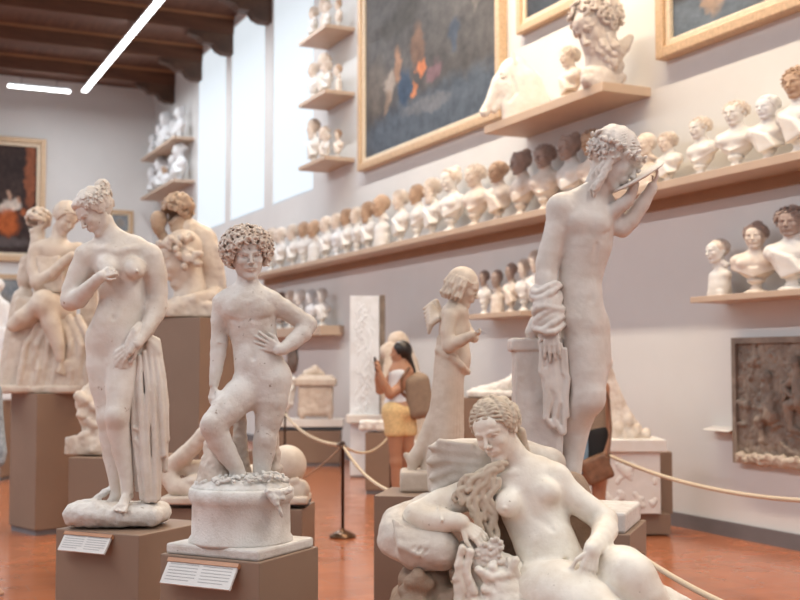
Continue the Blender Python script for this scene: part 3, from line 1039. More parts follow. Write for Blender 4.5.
zs, xs = SH['low']
for px, py, kd, hm, cm, lab, rot in [(718, 238, 5, W_, W_, 'smooth white square-cut bust, leftmost on the short shelf above the dark relief', -.2),
        (756, 222, 4, C_, C_, 'cream bust with hair knot on top, middle of three above the dark relief', .5),
        (792, 205, 1, G_, W_, 'grey-brown headed bust on a round socle at the right edge, above the dark relief', .3)]:
    b = onwall(px, 260, BX); top = onwall(px, py, BX).z
    bust(kd, (BX, b.y, zs), top - zs, -PI / 2 + rot, (cm, hm, G_ if hm != W_ else C_, cm), lab, 'busts on the short right shelf', wd=1.4)
zs, xs = SH['mid']
for px, py, kd, hm, cm, lab in [(484, 270, 2, G_, W_, 'grey-headed bust on the middle shelf right beside the head of the winged statue'),
        (497, 269, 5, G_, C_, 'grey smooth-headed bust, second from the left on the middle shelf'),
        (511, 262, 0, G_, C_, 'grey-headed bust with bun, third from the left on the middle shelf'),
        (524, 258, 2, C_, W_, 'cream-headed bust, fourth from the left on the middle shelf'),
        (536, 250, 1, C_, W_, 'curly bust half hidden by the draped arm of the leaning youth')]:
    b = onwall(px, 290, BX); top = onwall(px, py, BX).z
    bust(kd, (BX, b.y, zs), top - zs, -PI / 2 + .3, (cm, hm, hm, cm), lab, 'busts on the middle shelf', wd=.85)
shn = ['lowest', 'middle', 'topmost']
pos = [[(313, 119, 3), (329, 123, 0), (340, 130, 2), (350, 140, 1)], [(311, 64, 2), (321, 54, 0), (334, 56, 1), (348, 64, 5)], [(306, 12, 1), (318, 2, 2), (332, -2, 0), (347, 8, 4)]]
for s_ in range(3):
    z, x, y0, y1 = SH['s%d' % s_]
    for j, (px, py, kd) in enumerate(pos[s_]):
        b = onwall(px, 100, WX - .30 + .07 * (j % 2)); top = onwall(px, py, b.x).z
        yy = y1 - (y1 - y0) * (.13 + .25 * j)
        bust(kd, (b.x, yy, z), max(.45, min(.80, top - z)), -PI / 2 + rs.uniform(-.5, .5), (C_ if j % 2 else W_, C_, B_ if j == 3 else C_, W_),
             '%s bust with %s, %s from left, %s shelf by the nearest window' % ('cream' if j % 2 else 'white', hairw[kd], words[j], shn[s_]), 'busts on the small shelves', wd=.9)
for s_ in range(2):
    z, x, y0, y1 = SH['f%d' % s_]
    for j in range(5):
        yy = y1 - (y1 - y0) * (.08 + .20 * j)
        bust([0, 3, 1, 2, 4][(j + s_) % 5], (WX - .26 + .04 * (j % 2), yy, z), .62 + .3 * ((j * 7 + s_) % 3) / 2, -PI / 2 - .3 + .3 * (j % 3), (BW, B_ if (s_ and j == 2) else BW, BW, BW),
             '%s cast with %s, %s from left, %s shelf by the farthest window' % ('brown-headed' if (s_ and j == 2) else 'blue-white', hairw[[0, 3, 1, 2, 4][(j + s_) % 5]], words[j], ['upper', 'lower'][s_]), 'casts on the far shelves')
# crowded low far shelf
zs, xs = SH['farlow']
for j, (px, py, kd, hm) in enumerate([(272, 290, 2, B_), (281, 292, 1, G_), (290, 290, 0, C_), (300, 289, 5, W_), (311, 289, 2, BW), (322, 288, 1, W_)]):
    b = onwall(px, 300, BX); top = onwall(px, py, BX).z
    bust(kd, (BX, b.y, zs), top - zs, -PI / 2 + .4 * (j % 3) - .2, (hm if hm != B_ else C_, hm, hm, W_), '%s cast with %s, %s from the left on the low far shelf' % (tones[hm], hairw[kd], words[j]), 'casts on the low far shelf', wd=.95)

# top shelf: horse head, small bust, colossal bearded head
zs, xs = SH['top']
D = 12.6
c = onwall(520, 120, WX - .34)
hv = np.array([c.x * CY - c.y * SY, c.x * SY + c.y * CY, zs])
D = float(hv[1])
f = Fig(D)
f.ch([(532, 128, 0, 14), (528, 105, 0, 16), (520, 82, 0, 15), (512, 70, 0, 11)], 6, flat=((0, 1, 0), .62))
f.ch([(517, 130, 0, 14), (516, 105, 0, 15), (512, 84, 0, 12)], 8, flat=((0, 1, 0), .62))
f.ch([(516, 68, 0, 9), (530, 84, 0, 12), (538, 104, 0, 13), (540, 128, 0, 13)], 8, flat=((0, 1, 0), .5))
f.ch([(510, 72, 0, 10.5), (500, 84, 0, 9), (490, 103, 0, 5.5), (485, 111, 0, 5)], 5, flat=((0, 1, 0), .75))
f.el((506, 88, 0), (8, 7, 11), roll=30, k=5)
f.ch([(507, 92, 0, 5), (494, 110, 0, 3.5)], 3)
f.el((484, 113, -1), (4, 4, 4), k=3)
f.el((503, 77, -8.5), (4, 3, 3), k=1.5, sub=True); f.el((503, 77, -7), (2.4, 2, 2), k=.6); f.ch([(512, 78, -9, 1.2), (516, 92, -10, 1.5), (509, 100, -9, 1.3)], 3, sub=True)
f.el((503, 74, -7), (4, 1.5, 1.5), roll=30, k=1)
f.el((483, 110, -4), (1.4, 1.5, 1.0), k=.8, sub=True)
f.ch([(489, 112, -5, .8), (482, 116, -5, .8)], .8, sub=True)
for q in (-1, 1): f.ch([(514, 64, q * 5, 3.2), (513, 53, q * 7, 1.2)], 1.5)
hr = vroot('horse_head_cast', 'white plaster horse head looking down left at the far end of the high shelf', 'sculpture', np.array([f.pt(524, 120)[0], D, zs]))
hd = f.build('head', M['white'], hr, vox=.75, noise=.25, nscale=.03, clipz=zs)
fm = Fig(D)
for i in range(16):
    a = i / 15
    px = 514 + 36 * a ** .8; py = 58 + 62 * a ** 1.5
    fm.ch([(px, py, -1, 2.6), (px - 4, py + 6, -4, 2.2), (px - 5, py + 11, -6, 1.2)], 1); fm.ch([(px, py, 1, 2.6), (px - 4, py + 6, 4, 2.2), (px - 5, py + 11, 6, 1.2)], 1)
fm.ch([(509, 65, -2, 2.5), (504, 72, -4, 1.6)], 1)
fm.build('mane', M['white'], hd and hr, vox=.75)
b = onwall(571, 70, WX - .28); top = onwall(567, 48, WX - .28).z
bust(1, (WX - .30, b.y, zs), top - zs, -PI / 2 - .1, (C_, C_, C_, C_), 'small cream draped bust on the high shelf between horse head and colossal head', None)

c = onwall(600, 70, WX - .42)
D = float(c.x * SY + c.y * CY)
f = Fig(D)
t = f.head((597, 27, 0), (-.72, -.50, -.55), (-.36, 0, .93), 62)
f2 = Sculpt()
face(f.S, t)
f.ch([(600, 48, 4, 17), (602, 70, 4, 15), (602, 84, 4, 18), (602, 98, 4, 19)], 8)
f.ch([(588, 80, -4, 8), (606, 86, -8, 6), (622, 78, 0, 5)], 5); f.ch([(586, 72, -4, 5), (606, 76, -10, 5), (620, 66, 0, 5)], 4)
f.ch([(612, 60, 0, 8), (624, 46, 2, 7), (630, 38, 3, 4)], 5)
hr = vroot('colossal_head_cast', 'colossal bearded grey plaster head bending down, at the near end of the high shelf', 'sculpture', np.array([f.pt(602, 84)[0], D, zs]))
hd = f.build('head', M['youth'], hr, vox=.9, noise=.5, nscale=.04, clipz=zs)
h = Sculpt(); hair_curls(h, t, 110, 9, size=.085, tube=.036, r=1.0, low=-.4, front=.34)
f.build('hair', M['youth'], hr, S=h, vox=.9)
h = Sculpt()
rs2 = random.Random(5)
for i in range(60):
    a = rs2.uniform(-1.4, 1.4); z = rs2.uniform(-.62, -.2)
    if abs(a) < .3 and z > -.34: continue
    x = .27 * math.sin(a); y = -.03 - .29 * math.cos(a)
    t.ch(h, [(x, y, z, .05), (x * 1.1 + rs2.uniform(-.06, .06), y - .05, z - .09, .045), (x + rs2.uniform(-.07, .07), y - .02, z - .17, .028)], .01)
f.build('beard', M['youth'], hr, S=h, vox=.9)
# ------------------------------------------------------------------ plinths
def plinth(label, corner, w1, w2, ang, ztop=None, z0=0.0, placard=None, group='brown display plinths', extra=0):
    """box plinth: near top corner at viewer-frame point, left face length w1, right face length w2, right edge heading ang deg from forward"""
    c = np.array(corner, float); a = math.radians(ang)
    e2 = np.array([math.sin(a), math.cos(a)]); e1 = np.array([-math.cos(a), math.sin(a)])
    cen = c[:2] + e1 * w1 / 2 + e2 * w2 / 2
    t = thing('display_plinth', label, 'plinth', v2w((cen[0], cen[1], 0)), -YAW - a, group)
    zt = c[2] if ztop is None else ztop
    hx, hy = w1 / 2, w2 / 2
    MB().box((-hx, -hy, .05), (hx, hy, zt)).build('body', M['plinth'], t, bevel=.004)
    MB().box((-hx + .015, -hy + .015, 0), (hx - .015, hy - .015, .05)).build('foot_board', M['skirt'], t)
    if placard:
        x0, x1, zc, hh, nm = placard     # along the left face, relative to its centre
        pl = bpy.data.objects.new('info_placard', None); COL.objects.link(pl); pl.parent = t
        pl.location = ((x0 + x1) / 2, -hy, zc); pl.rotation_euler = (math.radians(-48), 0, 0)
        wd = (x1 - x0) / 2
        bpy.data.objects.remove(pl)
        R = Matrix.Translation(((x0 + x1) / 2, -hy - .004, zc)) @ Matrix.Rotation(math.radians(-35), 4, 'X')
        mb = MB().box((-wd, -.008, -hh), (wd, .0, .0), R)
        pl = mb.build('info_placard', M['label'], t)
        MB().box((-wd - .003, -.012, -.008), (wd + .003, .004, .006), R).build('placard_holder', M['labeledge'], pl)
        m2 = MB()
        for cx0, cx1 in ((-wd * .9, -wd * .06), (wd * .06, wd * .9)):
            for i in range(6):
                z = -hh * (.16 + .13 * i)
                m2.box((cx0, -.0088, z - .0013), (cx1 - (.02 if i == 5 else 0), -.008, z + .0013), R)
        o = m2.build('printed_text', M['print'], pl); o['kind'] = 'stuff'
    return t


# ------------------------------------------------------------------ standing female nude
D = 4.7
f = Fig(D); mp = f.m
base_c = f.pt(118, 524)
vr = vroot('venus_statue', 'marble standing female nude looking down, hand at her breast, drapery falling beside her leg', 'statue', np.array([base_c[0], D, f.pt(118, 526)[2]]))
# torso
f.ch([(117, 337, 2, 27), (120, 318, 2, 24.5), (123, 300, 2, 22), (121, 282, 2, 23), (119, 266, 2, 25)], 12, flat=.72)
f.el((117, 255, 3), (29, 15, 14), roll=-4, k=10)
f.el((118, 335, 3), (29, 20, 17), roll=6, k=10)
f.el((114, 322, -9), (17, 10, 16), k=10)
f.el((132, 337, 14), (15, 13, 15), k=8); f.el((104, 338, 14), (14, 13, 15), k=8)
for x, y, r in ((135, 268, 10.5), (108, 266, 10.5)):
    f.el((x, y, -13), (r, r * .95, r), k=6); f.el((x + 1, y + 3.5, -19), (r * .72, r * .7, r * .7), k=5); f.el((x + (2 if x > 120 else -1), y + 3, -27), (1.6, 1.6, 1.6), k=1.5)
f.ch([(92, 250, -4, 3), (106, 249, -12, 2.4), (116, 252, -13, 2)], 5); f.ch([(144, 249, -4, 3), (128, 249, -12, 2.4), (118, 252, -13, 2)], 5)
f.el((113, 318, -21.5), (1.6, 3, 2.2), k=2, sub=True)
f.ch([(119, 276, -19, 1.3), (116, 300, -20, 1.5), (113, 316, -21, 1.2)], 6, sub=True)
# neck & shoulders
f.ch([(103, 222, 2, 10.5), (108, 236, 4, 11), (116, 250, 5, 13)], 8)
f.ch([(112, 238, 6, 7), (94, 250, 5, 9), (86, 254, 3, 9)], 9); f.ch([(114, 238, 6, 8), (136, 246, 6, 10), (148, 253, 4, 9)], 9)
# raised arm (picture left)
f.ch([(87, 257, 2, 12), (80, 272, 3, 11.5), (72, 290, 2, 10), (71, 300, 0, 9.5)], 6)
f.ch([(71, 301, -1, 9.5), (78, 299, -8, 9.6), (88, 289, -18, 7.5), (98, 279, -27, 5.6), (102, 276, -29, 5.5)], 5)
f.hand((100, 277, -28), (.85, -.45, -.15), (.25, .35, .9), 23, curl=[.9, .75, .7, .6], side=-1)
# lowered arm (picture right)
f.ch([(151, 257, 3, 12), (156, 275, 4, 11.2), (158, 293, 3, 9.6), (157, 305, 1, 9.2)], 6)
f.ch([(157, 305, 1, 9.2), (155, 314, -3, 9.4), (147, 329, -14, 7.6), (139, 341, -23, 5.6), (137, 344, -25, 5.6)], 5)
f.ch([(149.5, 306, -3, 1.0), (166, 307, -3, 1.0)], .5)
f.hand((137, 343, -25), (-.75, .62, -.1), (.1, .2, 1), 28, curl=[.35, .3, .25, .3], side=1, spread=.08)
# legs: weight leg (picture left) and the bent leg crossing in front
f.ch([(104, 345, 4, 17.5), (103, 365, 3, 16), (104, 385, 2, 13.8), (107, 408, 1, 10.8), (108, 418, 0, 10.4)], 8)
f.ch([(108, 418, 0, 10.2), (110, 436, 4, 10.5), (112, 455, 4, 9), (115, 480, 3, 6.2), (116, 495, 2, 5.8)], 5)
f.el((108, 415, -8), (6, 4, 7), k=4)
f.ch([(129, 343, 0, 19), (125, 365, -6, 17), (121, 390, -14, 14), (118, 410, -20, 11.5), (117, 417, -21, 11)], 8)
f.ch([(117, 417, -20, 10.6), (119, 432, -14, 11), (122, 450, -12, 9.6), (126, 475, -12, 6.8), (127, 490, -13, 6.2)], 5)
f.el((115, 415, -29), (6.5, 4.5, 7), k=4)
f.foot((116, 494, 2), (-.75, .45, -.5), 32)
f.foot((127, 491, -13), (-.10, .35, -1), 33)
# head
t = f.head((95, 212, -4), (-.62, -.50, -.60), (-.42, -.12, .80), 46)
face(f.S, t)
f.build('body', M['venus'], vr, vox=.85, noise=.15, nscale=.02)
h = Sculpt()
hair_waves(h, t, 17, 4, amp=.02, bun=(.0, .50, .36, .155), rad=.032, low=-.12, r=1.06)
t.ch(h, [(-.33, .08, .02, .04), (-.27, -.16, .22, .05), (-.1, -.27, .34, .055), (.1, -.27, .34, .055), (.27, -.16, .22, .05), (.33, .08, .02, .04)], .02)
hair_curls(h, t, 150, 12, size=.055, tube=.028, r=1.05, low=.10, high=.36, front=.30)
for i in range(9):
    a = -1.3 + 2.6 * i / 8
    t.ch(h, [(.32 * math.sin(a), -.29 * math.cos(a) + .02, .28 + .02 * math.cos(i * 2), .045), (.29 * math.sin(a), -.31 * math.cos(a) + .03, .38, .05), (.25 * math.sin(a + .1), -.24 * math.cos(a) + .05, .44, .035)], .01)
t.ch(h, [(.0, .42, .12, .06), (.02, .47, -.02, .05), (0, .44, -.12, .03)], .02)
f.build('hair', M['venus'], vr, S=h, vox=.8)
# drapery
h = Sculpt()
f.ch([(146, 345, -2, 9), (150, 380, 0, 11), (152, 420, 0, 12), (151, 460, 0, 11), (149, 498, 0, 9)], 6, S=h, flat=.7)
f.ch([(139, 352, -9, 5), (138, 380, -9, 6.5), (138, 430, -8, 6.5), (142, 470, -8, 6), (146, 500, -7, 5)], 4, S=h)
rs = random.Random(2)
def fold(*p, k=1.5, S=None): f.ch(list(p), k, S=S)
for x0, y0, x1, y1, x2, y2, x3, y3, r, dd in [
        (134, 357, 133, 390, 134, 430, 142, 498, 2.6, -14), (139, 356, 141, 395, 142, 440, 147, 500, 2.8, -16), (144, 352, 148, 390, 147, 440, 150, 500, 2.6, -15),
        (149, 346, 153, 385, 155, 440, 155, 500, 2.8, -13), (153, 342, 159, 380, 162, 415, 164, 455, 2.8, -10), (156, 340, 162, 372, 166, 410, 167, 440, 2.6, -6),
        (133, 360, 131.5, 400, 132, 450, 137, 490, 2, -8), (158, 340, 163, 375, 166, 405, 165, 470, 3, 0), (150, 350, 155, 400, 158, 450, 158, 498, 3.2, -8)]:
    f.ch([(x0, y0, dd, r * .8), (x1, y1, dd - 1, r), (x2, y2, dd, r * 1.1), (x3, y3, dd + 1, r)], 2.2, S=h)
# zigzag overhanging hems
for pts in ([(150, 398), (156, 410), (166, 416)], [(134, 428), (141, 431), (147, 424)], [(158, 430), (163, 439), (168, 438)], [(136, 440), (142, 450), (147, 449)], [(150, 398), (147, 424), (147, 449)], [(160, 452), (165, 456), (167, 440)]):
    f.ch([(x, y, -13 + (x - 145) * .4, 2.0) for x, y in pts], 1.5, S=h)
# gathered cloth in the hand
for pts in ([(128, 356, -27), (132, 345, -26), (136, 332, -24), (141, 326, -18)], [(131, 352, -29), (137, 340, -27), (141, 331, -20)], [(126, 348, -25), (129, 338, -24), (134, 329, -22), (139, 324, -16)], [(143, 330, -14), (150, 336, -12), (156, 341, -8)], [(146, 338, -14), (153, 345, -12), (158, 352, -8)]):
    f.ch([(x, y, d, 2.6) for x, y, d in pts], 2, S=h)
f.el((152, 348, -6), (8, 8, 12), k=4, S=h)
f.ch([(148, 350, -6, 9), (148, 400, -6, 11), (150, 440, -6, 11), (151, 475, -5, 8), (152, 498, -4, 6)], 5, S=h, flat=.5)
f.build('drapery', M['venus'], vr, S=h, vox=1.05, clipz=f.pt(118, 503)[2])
# ground slab
h = Sculpt()
f.el((116, 514, -2), (45, 30, 11), k=5, S=h)
f.bx((118, 514, 0), (48, 29, 9), rd=9, k=6, S=h); f.el((90, 512, -10), (24, 22, 12), k=6, S=h); f.el((150, 512, 4), (20, 24, 11), k=6, S=h)
for i in range(7): f.el((92 + i * 3.2, 503 - i * 2.6, -6 + i * 1.5), (3.5, 5, 3.4), k=1.5, S=h)
f.bx((118, 546, 0), (80, 60, 20), rd=.1, k=.3, sub=True, S=h)
f.build('base_slab', M['base'], vr, S=h, vox=1.3, noise=1.0, nscale=.022)
zc = f.pt(118, 526)[2]
pc = unproj(139, 528.5, 4.46); 
plinth('brown plinth under the standing female nude, with an info placard', unproj(139, 528.5, zc and 4.44), .42, .44, 27, ztop=zc, placard=(-.15, .085, zc - .015, .075, ''))

# ------------------------------------------------------------------ curly haired boy
D = 4.0
f = Fig(D)
zc = f.pt(243, 556 - 6)[2]
vr = vroot('boy_statue', 'speckled plaster statue of a curly-haired nude boy standing on a round drum, hand on hip', 'statue', np.array([f.pt(243, 550)[0], D, zc]))
f.ch([(262, 378, 2, 25), (258, 360, 1, 23.5), (255, 343, 1, 22), (252, 325, 1, 23.5), (249, 310, 1, 25)], 12, flat=.70)
f.el((247, 303, 2), (28, 14, 12), roll=2, k=9)
f.el((263, 376, 2), (26, 17, 15), roll=-10, k=10)
f.el((255, 362, -9), (16, 9, 16), k=9)
f.el((274, 377, 12), (14, 12, 14), k=8); f.el((250, 384, 12), (13, 12, 13), k=8)
f.el((236, 311, -6), (12, 8.5, 9), roll=8, k=10); f.el((261, 310, -6), (12, 8.5, 9), roll=-8, k=10)
f.ch([(228, 320, -13, .9), (238, 322, -17, 1.1), (248, 319, -18, .9), (259, 321, -17, 1.1), (269, 318, -12, .9)], 4, sub=True)
f.ch([(249, 306, -20, 1.2), (250, 322, -20, 1.5), (252, 345, -19, 1.2), (253, 356, -19, 1)], 5, sub=True)
f.ch([(233, 338, -14, 2), (242, 330, -18, 2), (250, 327, -19, 2), (258, 330, -18, 2), (268, 338, -13, 2)], 4, sub=True)
f.el((253, 359, -21), (1.6, 3, 1.8), k=2, sub=True)
f.ch([(226, 300, -6, 2.6), (238, 300, -12, 2.2), (246, 303, -13, 2)], 4); f.ch([(270, 299, -6, 2.6), (258, 300, -12, 2.2), (248, 303, -13, 2)], 4)
f.ch([(248, 272, 2, 10.5), (247, 286, 3, 10.5), (246, 300, 4, 13)], 7)
f.ch([(246, 288, 5, 7), (228, 297, 3, 8), (222, 301, 2, 8)], 8); f.ch([(248, 288, 5, 7), (264, 296, 3, 8), (272, 300, 2, 8)], 8)
f.el((250, 388, -12), (4.5, 4, 4.5), k=5)
# arm hand-on-hip
f.ch([(272, 303, 2, 10.5), (284, 309, 4, 10), (298, 318, 6, 9), (307, 324, 6, 8.6)], 5)
f.ch([(308, 325, 6, 8.6), (303, 333, 1, 9), (293, 342, -6, 8), (283, 349, -13, 6), (279, 350, -15, 5.6)], 4)
f.hand((281, 350, -14), (-.92, -.38, -.15), (-.1, -.1, 1), 30, curl=[.22, .16, .16, .2], side=-1, spread=.16)
# hanging arm
f.ch([(222, 305, 2, 9.5), (220, 320, 2, 9), (219, 335, 2, 7.8), (219, 343, 1, 7.4)], 5)
f.ch([(219, 343, 1, 7.6), (218, 354, -1, 7.8), (216, 370, -4, 6.4), (214, 384, -8, 4.8)], 4)
f.ch([(212, 340, -3, .8), (219, 342.5, -8, .8), (226, 343, -3, .8)], .5)
f.hand((214, 385, -8), (-.15, 1, -.1), (.8, 0, .55), 27, curl=.5, side=1)
# legs
f.ch([(252, 385, 0, 17), (240, 396, -8, 17), (226, 411, -18, 15), (215, 422, -25, 12.5), (213, 426, -26, 12)], 7)
f.ch([(213, 427, -25, 11.5), (219, 440, -20, 12), (226, 452, -17, 10.5), (235, 466, -15, 8), (239, 474, -14, 7)], 5)
f.el((209, 424, -34), (7, 4.5, 7.5), k=4)
f.foot((239, 473, -14), (-.45, .25, -.85), 32)
f.ch([(272, 383, 2, 18.5), (271, 400, 1, 17), (269, 418, -1, 13.6), (266, 434, -2, 11), (265, 441, -2, 10.6)], 8)
f.ch([(265, 441, -2, 10.6), (264, 452, 1, 11), (262, 466, 1, 9), (261, 478, 0, 7.4), (261, 484, 0, 7)], 5)
f.el((265, 437, -10), (6.5, 4.5, 7), k=4)
f.foot((261, 482, 0), (.15, .2, -1), 30)
t = f.head((247.5, 255, -3), (.30, -.92, -.16), (-.08, 0, 1), 49, 1.14)
face(f.S, t)
f.build('body', M['boy'], vr, vox=.85, noise=.25, nscale=.015)
h = Sculpt()
hair_curls(h, t, 170, 3, cover=.9, size=.085, tube=.034, r=1.15, front=.24, low=-.26)
for p_ in ((-.27, -.26, .20), (-.20, -.33, .27), (.26, -.27, .18), (.21, -.33, .26), (-.31, -.20, .06), (.31, -.20, .06), (-.05, -.36, .36), (.08, -.36, .35), (-.34, -.1, -.12), (.34, -.1, -.12)):
    t.ch(h, [(p_[0] + .05 * math.cos(j), p_[1] - .01 * j, p_[2] + .05 * math.sin(j) - .012 * j, .036 - .003 * j) for j in range(6)], .008)
f.build('hair', M['boyhair'], vr, S=h, vox=.75)
# tree stump and rocky top
h = Sculpt()
f.ch([(213, 436, 2, 7), (214, 450, 0, 10), (213, 470, -4, 14), (214, 484, -6, 18)], 4, S=h)
f.ch([(239, 405, 14, 6), (240, 440, 12, 7), (243, 480, 10, 9)], 4, S=h); f.ch([(273, 430, 16, 5), (275, 480, 14, 8)], 3, S=h)
f.build('tree_stump', M['boyhair'], vr, S=h, vox=1.3, noise=1.6, nscale=.018)
zr = f.pt(240, 484)[2]
h = Sculpt()
f.el((241, 487, 0), (49, 43, 12), k=4, S=h)
rs = random.Random(6)
for i in range(420):
    a = rs.uniform(0, 2 * PI); r = 47.5 * math.sqrt(rs.random())
    x = 241 + r * math.cos(a); dy = .87 * r * math.sin(a)
    up = 12 * math.sqrt(1 - (r / 49) ** 2)
    ex = rs.uniform(0, 6) if (x > 262 and dy < 20) else rs.uniform(0, 1.5)
    q = rs.uniform(1.4, 2.8)
    f.el((x, 487 - up - ex, dy), (q, q, q * .8), k=.6, S=h)
f.build('pebble_ground', M['base'], vr, S=h, vox=.9, noise=.3, nscale=.01)
h = MB()
mm = f.m
dc = f.pt(241, 547); ztop = f.pt(241, 490)[2]; zb0 = f.pt(241, 541)[2]
R0 = 50 * mm
h.lathe([(R0 * .95, zb0), (R0 * 1.03, zb0), (R0 * 1.03, zb0 + .012), (R0 * .975, zb0 + .026), (R0 * .965, ztop - .045), (R0 * 1.0, ztop - .036), (R0 * 1.04, ztop - .02), (R0 * 1.03, ztop + .006), (R0 * .99, ztop + .012)], 64, (dc[0], D, 0))
h.V = [(x - vr['_o'][0], y - vr['_o'][1], z - vr['_o'][2]) for x, y, z in h.V]
dr = h.build('round_drum', M['base'], vr, smooth=True)
h = Sculpt()
f.ch([(268, 492, -46, 3), (274, 500, -46, 4), (279, 509, -45, 2.5), (282, 516, -44, 1.5)], 2, S=h); f.ch([(268, 492, -46, 3), (279, 493, -40, 4), (290, 490, -30, 3)], 2, S=h); f.ch([(274, 500, -45, 3), (283, 498, -41, 2.5)], 2, S=h)
f.build('ivy_relief', M['base'], dr, S=h, vox=.9, noise=.8, nscale=.012) if False else None
me = h.mesh('ivy_relief', .9 * f.m, .8 * f.m, .012, vr['_o']); link('ivy_relief', me, M['base'], dr)
# square slab turned like the plinth
ang = 27
S_ = .178
def slab_obj(name, cx, cy, hx, hy, z0, z1, mat, root, ang, bev=.006):
    a = math.radians(ang)
    q = MB(); o = np.array(root['_o'])
    V = []
    for sx, sy in ((-1, -1), (1, -1), (1, 1), (-1, 1)):
        V.append((cx + sx * hx * math.cos(a) + sy * hy * math.sin(a) - o[0], cy - sx * hx * math.sin(a) + sy * hy * math.cos(a) - o[1]))
    q.prism([(x, y) for x, y in V], z0 - o[2], z1 - o[2])
    return q.build(name, mat, root, bevel=bev)
slab_obj('square_slab', dc[0], D, .188, .172, zc, zb0 + .004, M['base'], vr, ang, .008)
plc = unproj(262, 557.5, 3.76)
a = math.radians(27)
e2 = np.array([math.sin(a), math.cos(a)]); e1 = np.array([-math.cos(a), math.sin(a)])
cor = np.array([dc[0], D]) - e1 * .20 - e2 * .185
plinth('brown plinth under the curly-haired boy, with a white info placard', (cor[0], cor[1], zc), .40, .37, 27, ztop=zc, placard=(-.155, .125, zc - .018, .085, ''))
# ------------------------------------------------------------------ leaning youth
D = 5.1
f = Fig(D)
zc = f.pt(600, 524)[2]
vr = vroot('youth_statue', 'marble statue of a nude youth with long hair lifting a shallow dish to his mouth', 'statue', np.array([f.pt(580, 520)[0], D, zc]))
f.ch([(581, 318, 2, 23), (579, 300, 2, 21.5), (580, 282, 2, 21), (583, 262, 2, 22.5), (587, 243, 1, 25), (588, 225, 0, 25)], 10, flat=.80)
f.el((585, 210, 2), (27, 16, 17), roll=12, k=9)
f.el((582, 318, 3), (22, 20, 17), k=9); f.el((570, 322, 12), (14, 13, 16), k=8)
f.el((598, 224, -11), (12.5, 11, 12), roll=12, k=7); f.el((579, 221, -12), (13, 9, 12), k=7)
f.ch([(572, 236, -22, 1.2), (585, 239, -25, 1.5), (594, 236, -26, 1.2), (602, 238, -24, 1.4), (609, 232, -16, 1)], 4, sub=True)
f.el((588, 300, -6), (13, 11, 20), k=8)
f.ch([(573, 308, -20, 1.3), (582, 317, -20, 1.4), (590, 330, -18, 1.2)], 4, sub=True)
f.ch([(597, 245, -19, 1), (595, 275, -18, 1), (592, 300, -19, 1)], 5, sub=True)
f.el((593, 325, -14), (4, 4.5, 5.5), k=4)
f.ch([(607, 176, 0, 13), (598, 190, 2, 13), (587, 204, 4, 14)], 8)
f.ch([(586, 196, 6, 11), (570, 205, 3, 12)], 8); f.ch([(592, 198, 6, 10), (605, 205, 8, 10)], 7)
# near arm hanging to the pillar
f.el((562, 209, -2), (15.5, 14, 16), k=6)
f.ch([(562, 210, -2, 14), (557, 230, -3, 12.5), (550, 252, -4, 11.5), (547, 264, -4, 10.5)], 6)
f.ch([(547, 264, -4, 10.5), (546, 280, -7, 11), (548, 300, -12, 9.5), (551, 320, -17, 7.5), (551, 328, -18, 7)], 5)
f.hand((551, 327, -19), (.02, 1, -.12), (.25, 0, 1), 36, curl=[.12, .14, .16, .2], side=-1, spread=.07)
# far arm raised
f.ch([(606, 207, 9, 11), (615, 219, 6, 9.5), (622, 228, 2, 8.6)], 6)
f.ch([(622, 228, 2, 8.6), (630, 221, 0, 8.8), (642, 204, -2, 7.6), (651, 190, -4, 5.6), (652, 187, -4, 5.5)], 5)
f.hand((652, 188, -4), (.42, -.95, 0), (-.8, -.5, .1), 25, curl=[.35, .3, .3, .3], side=-1)
f.ch([(612, 212, -5, 7.5), (622, 205, -10, 7), (628, 200, -11, 6)], 4); f.ch([(628, 200, -11, 6), (633, 190, -12, 5)], 3)
f.hand((632, 193, -12), (.35, -.8, -.1), (-.3, -.3, 1), 18, curl=.5, side=1)
# legs
f.ch([(583, 325, 2, 22), (584, 350, 0, 22.5), (586, 372, -4, 20), (588, 392, -8, 17), (588, 400, -9, 16)], 8)
f.ch([(588, 398, -8, 15.5), (577, 412, 2, 15.5), (564, 430, 14, 12.5), (550, 455, 26, 9), (541, 472, 32, 7)], 6)
f.el((592, 394, -18), (8, 6, 9), k=5)
f.ch([(590, 330, 10, 20), (592, 360, 12, 19), (590, 390, 12, 15), (582, 415, 10, 12), (574, 440, 10, 12.5), (572, 465, 10, 10), (573, 492, 9, 7.5), (573, 502, 8, 7)], 8)
f.foot((541, 478, 32), (.3, 1, .2), 34)
f.foot((573, 503, 8), (.8, .2, -.6), 40)
t = f.head((615, 159, -2), (.80, -.32, -.52), (.36, 0, .9), 62)
face(f.S, t)
f.build('body', M['youth'], vr, vox=1.15, noise=.2, nscale=.02)
h = Sculpt()
hair_waves(h, t, 20, 8, amp=.012, rad=.022, r=1.06, low=.10)
hair_curls(h, t, 200, 7, size=.05, tube=.028, r=.96, low=-.36, high=.06, front=.1)
for i in range(9):        # long wavy locks falling on the neck
    x0 = 592 + i * 2.6; dd = [10, 5, -2, -8, -12, -14, -16, -17, -17][i]
    pts = []
    for j in range(10):
        g = j / 9
        pts.append((x0 + 8 - 17 * g + 2.4 * math.sin(j * 1.7 + i * 1.3) + (2 - i) * .6 * g, 148 + (48 - 2.2 * max(0, i - 4) ** 1.4) * g, dd - 3, 3.0 * (1 - .4 * g)))
    f.ch(pts, .8, S=h)
f.ch([(604, 158, 8, 8), (596, 176, 4, 7), (591, 188, 0, 5)], 5, S=h)
hr = f.build('hair', M['youth'], vr, S=h, vox=.95)
h = Sculpt()                      # wreath
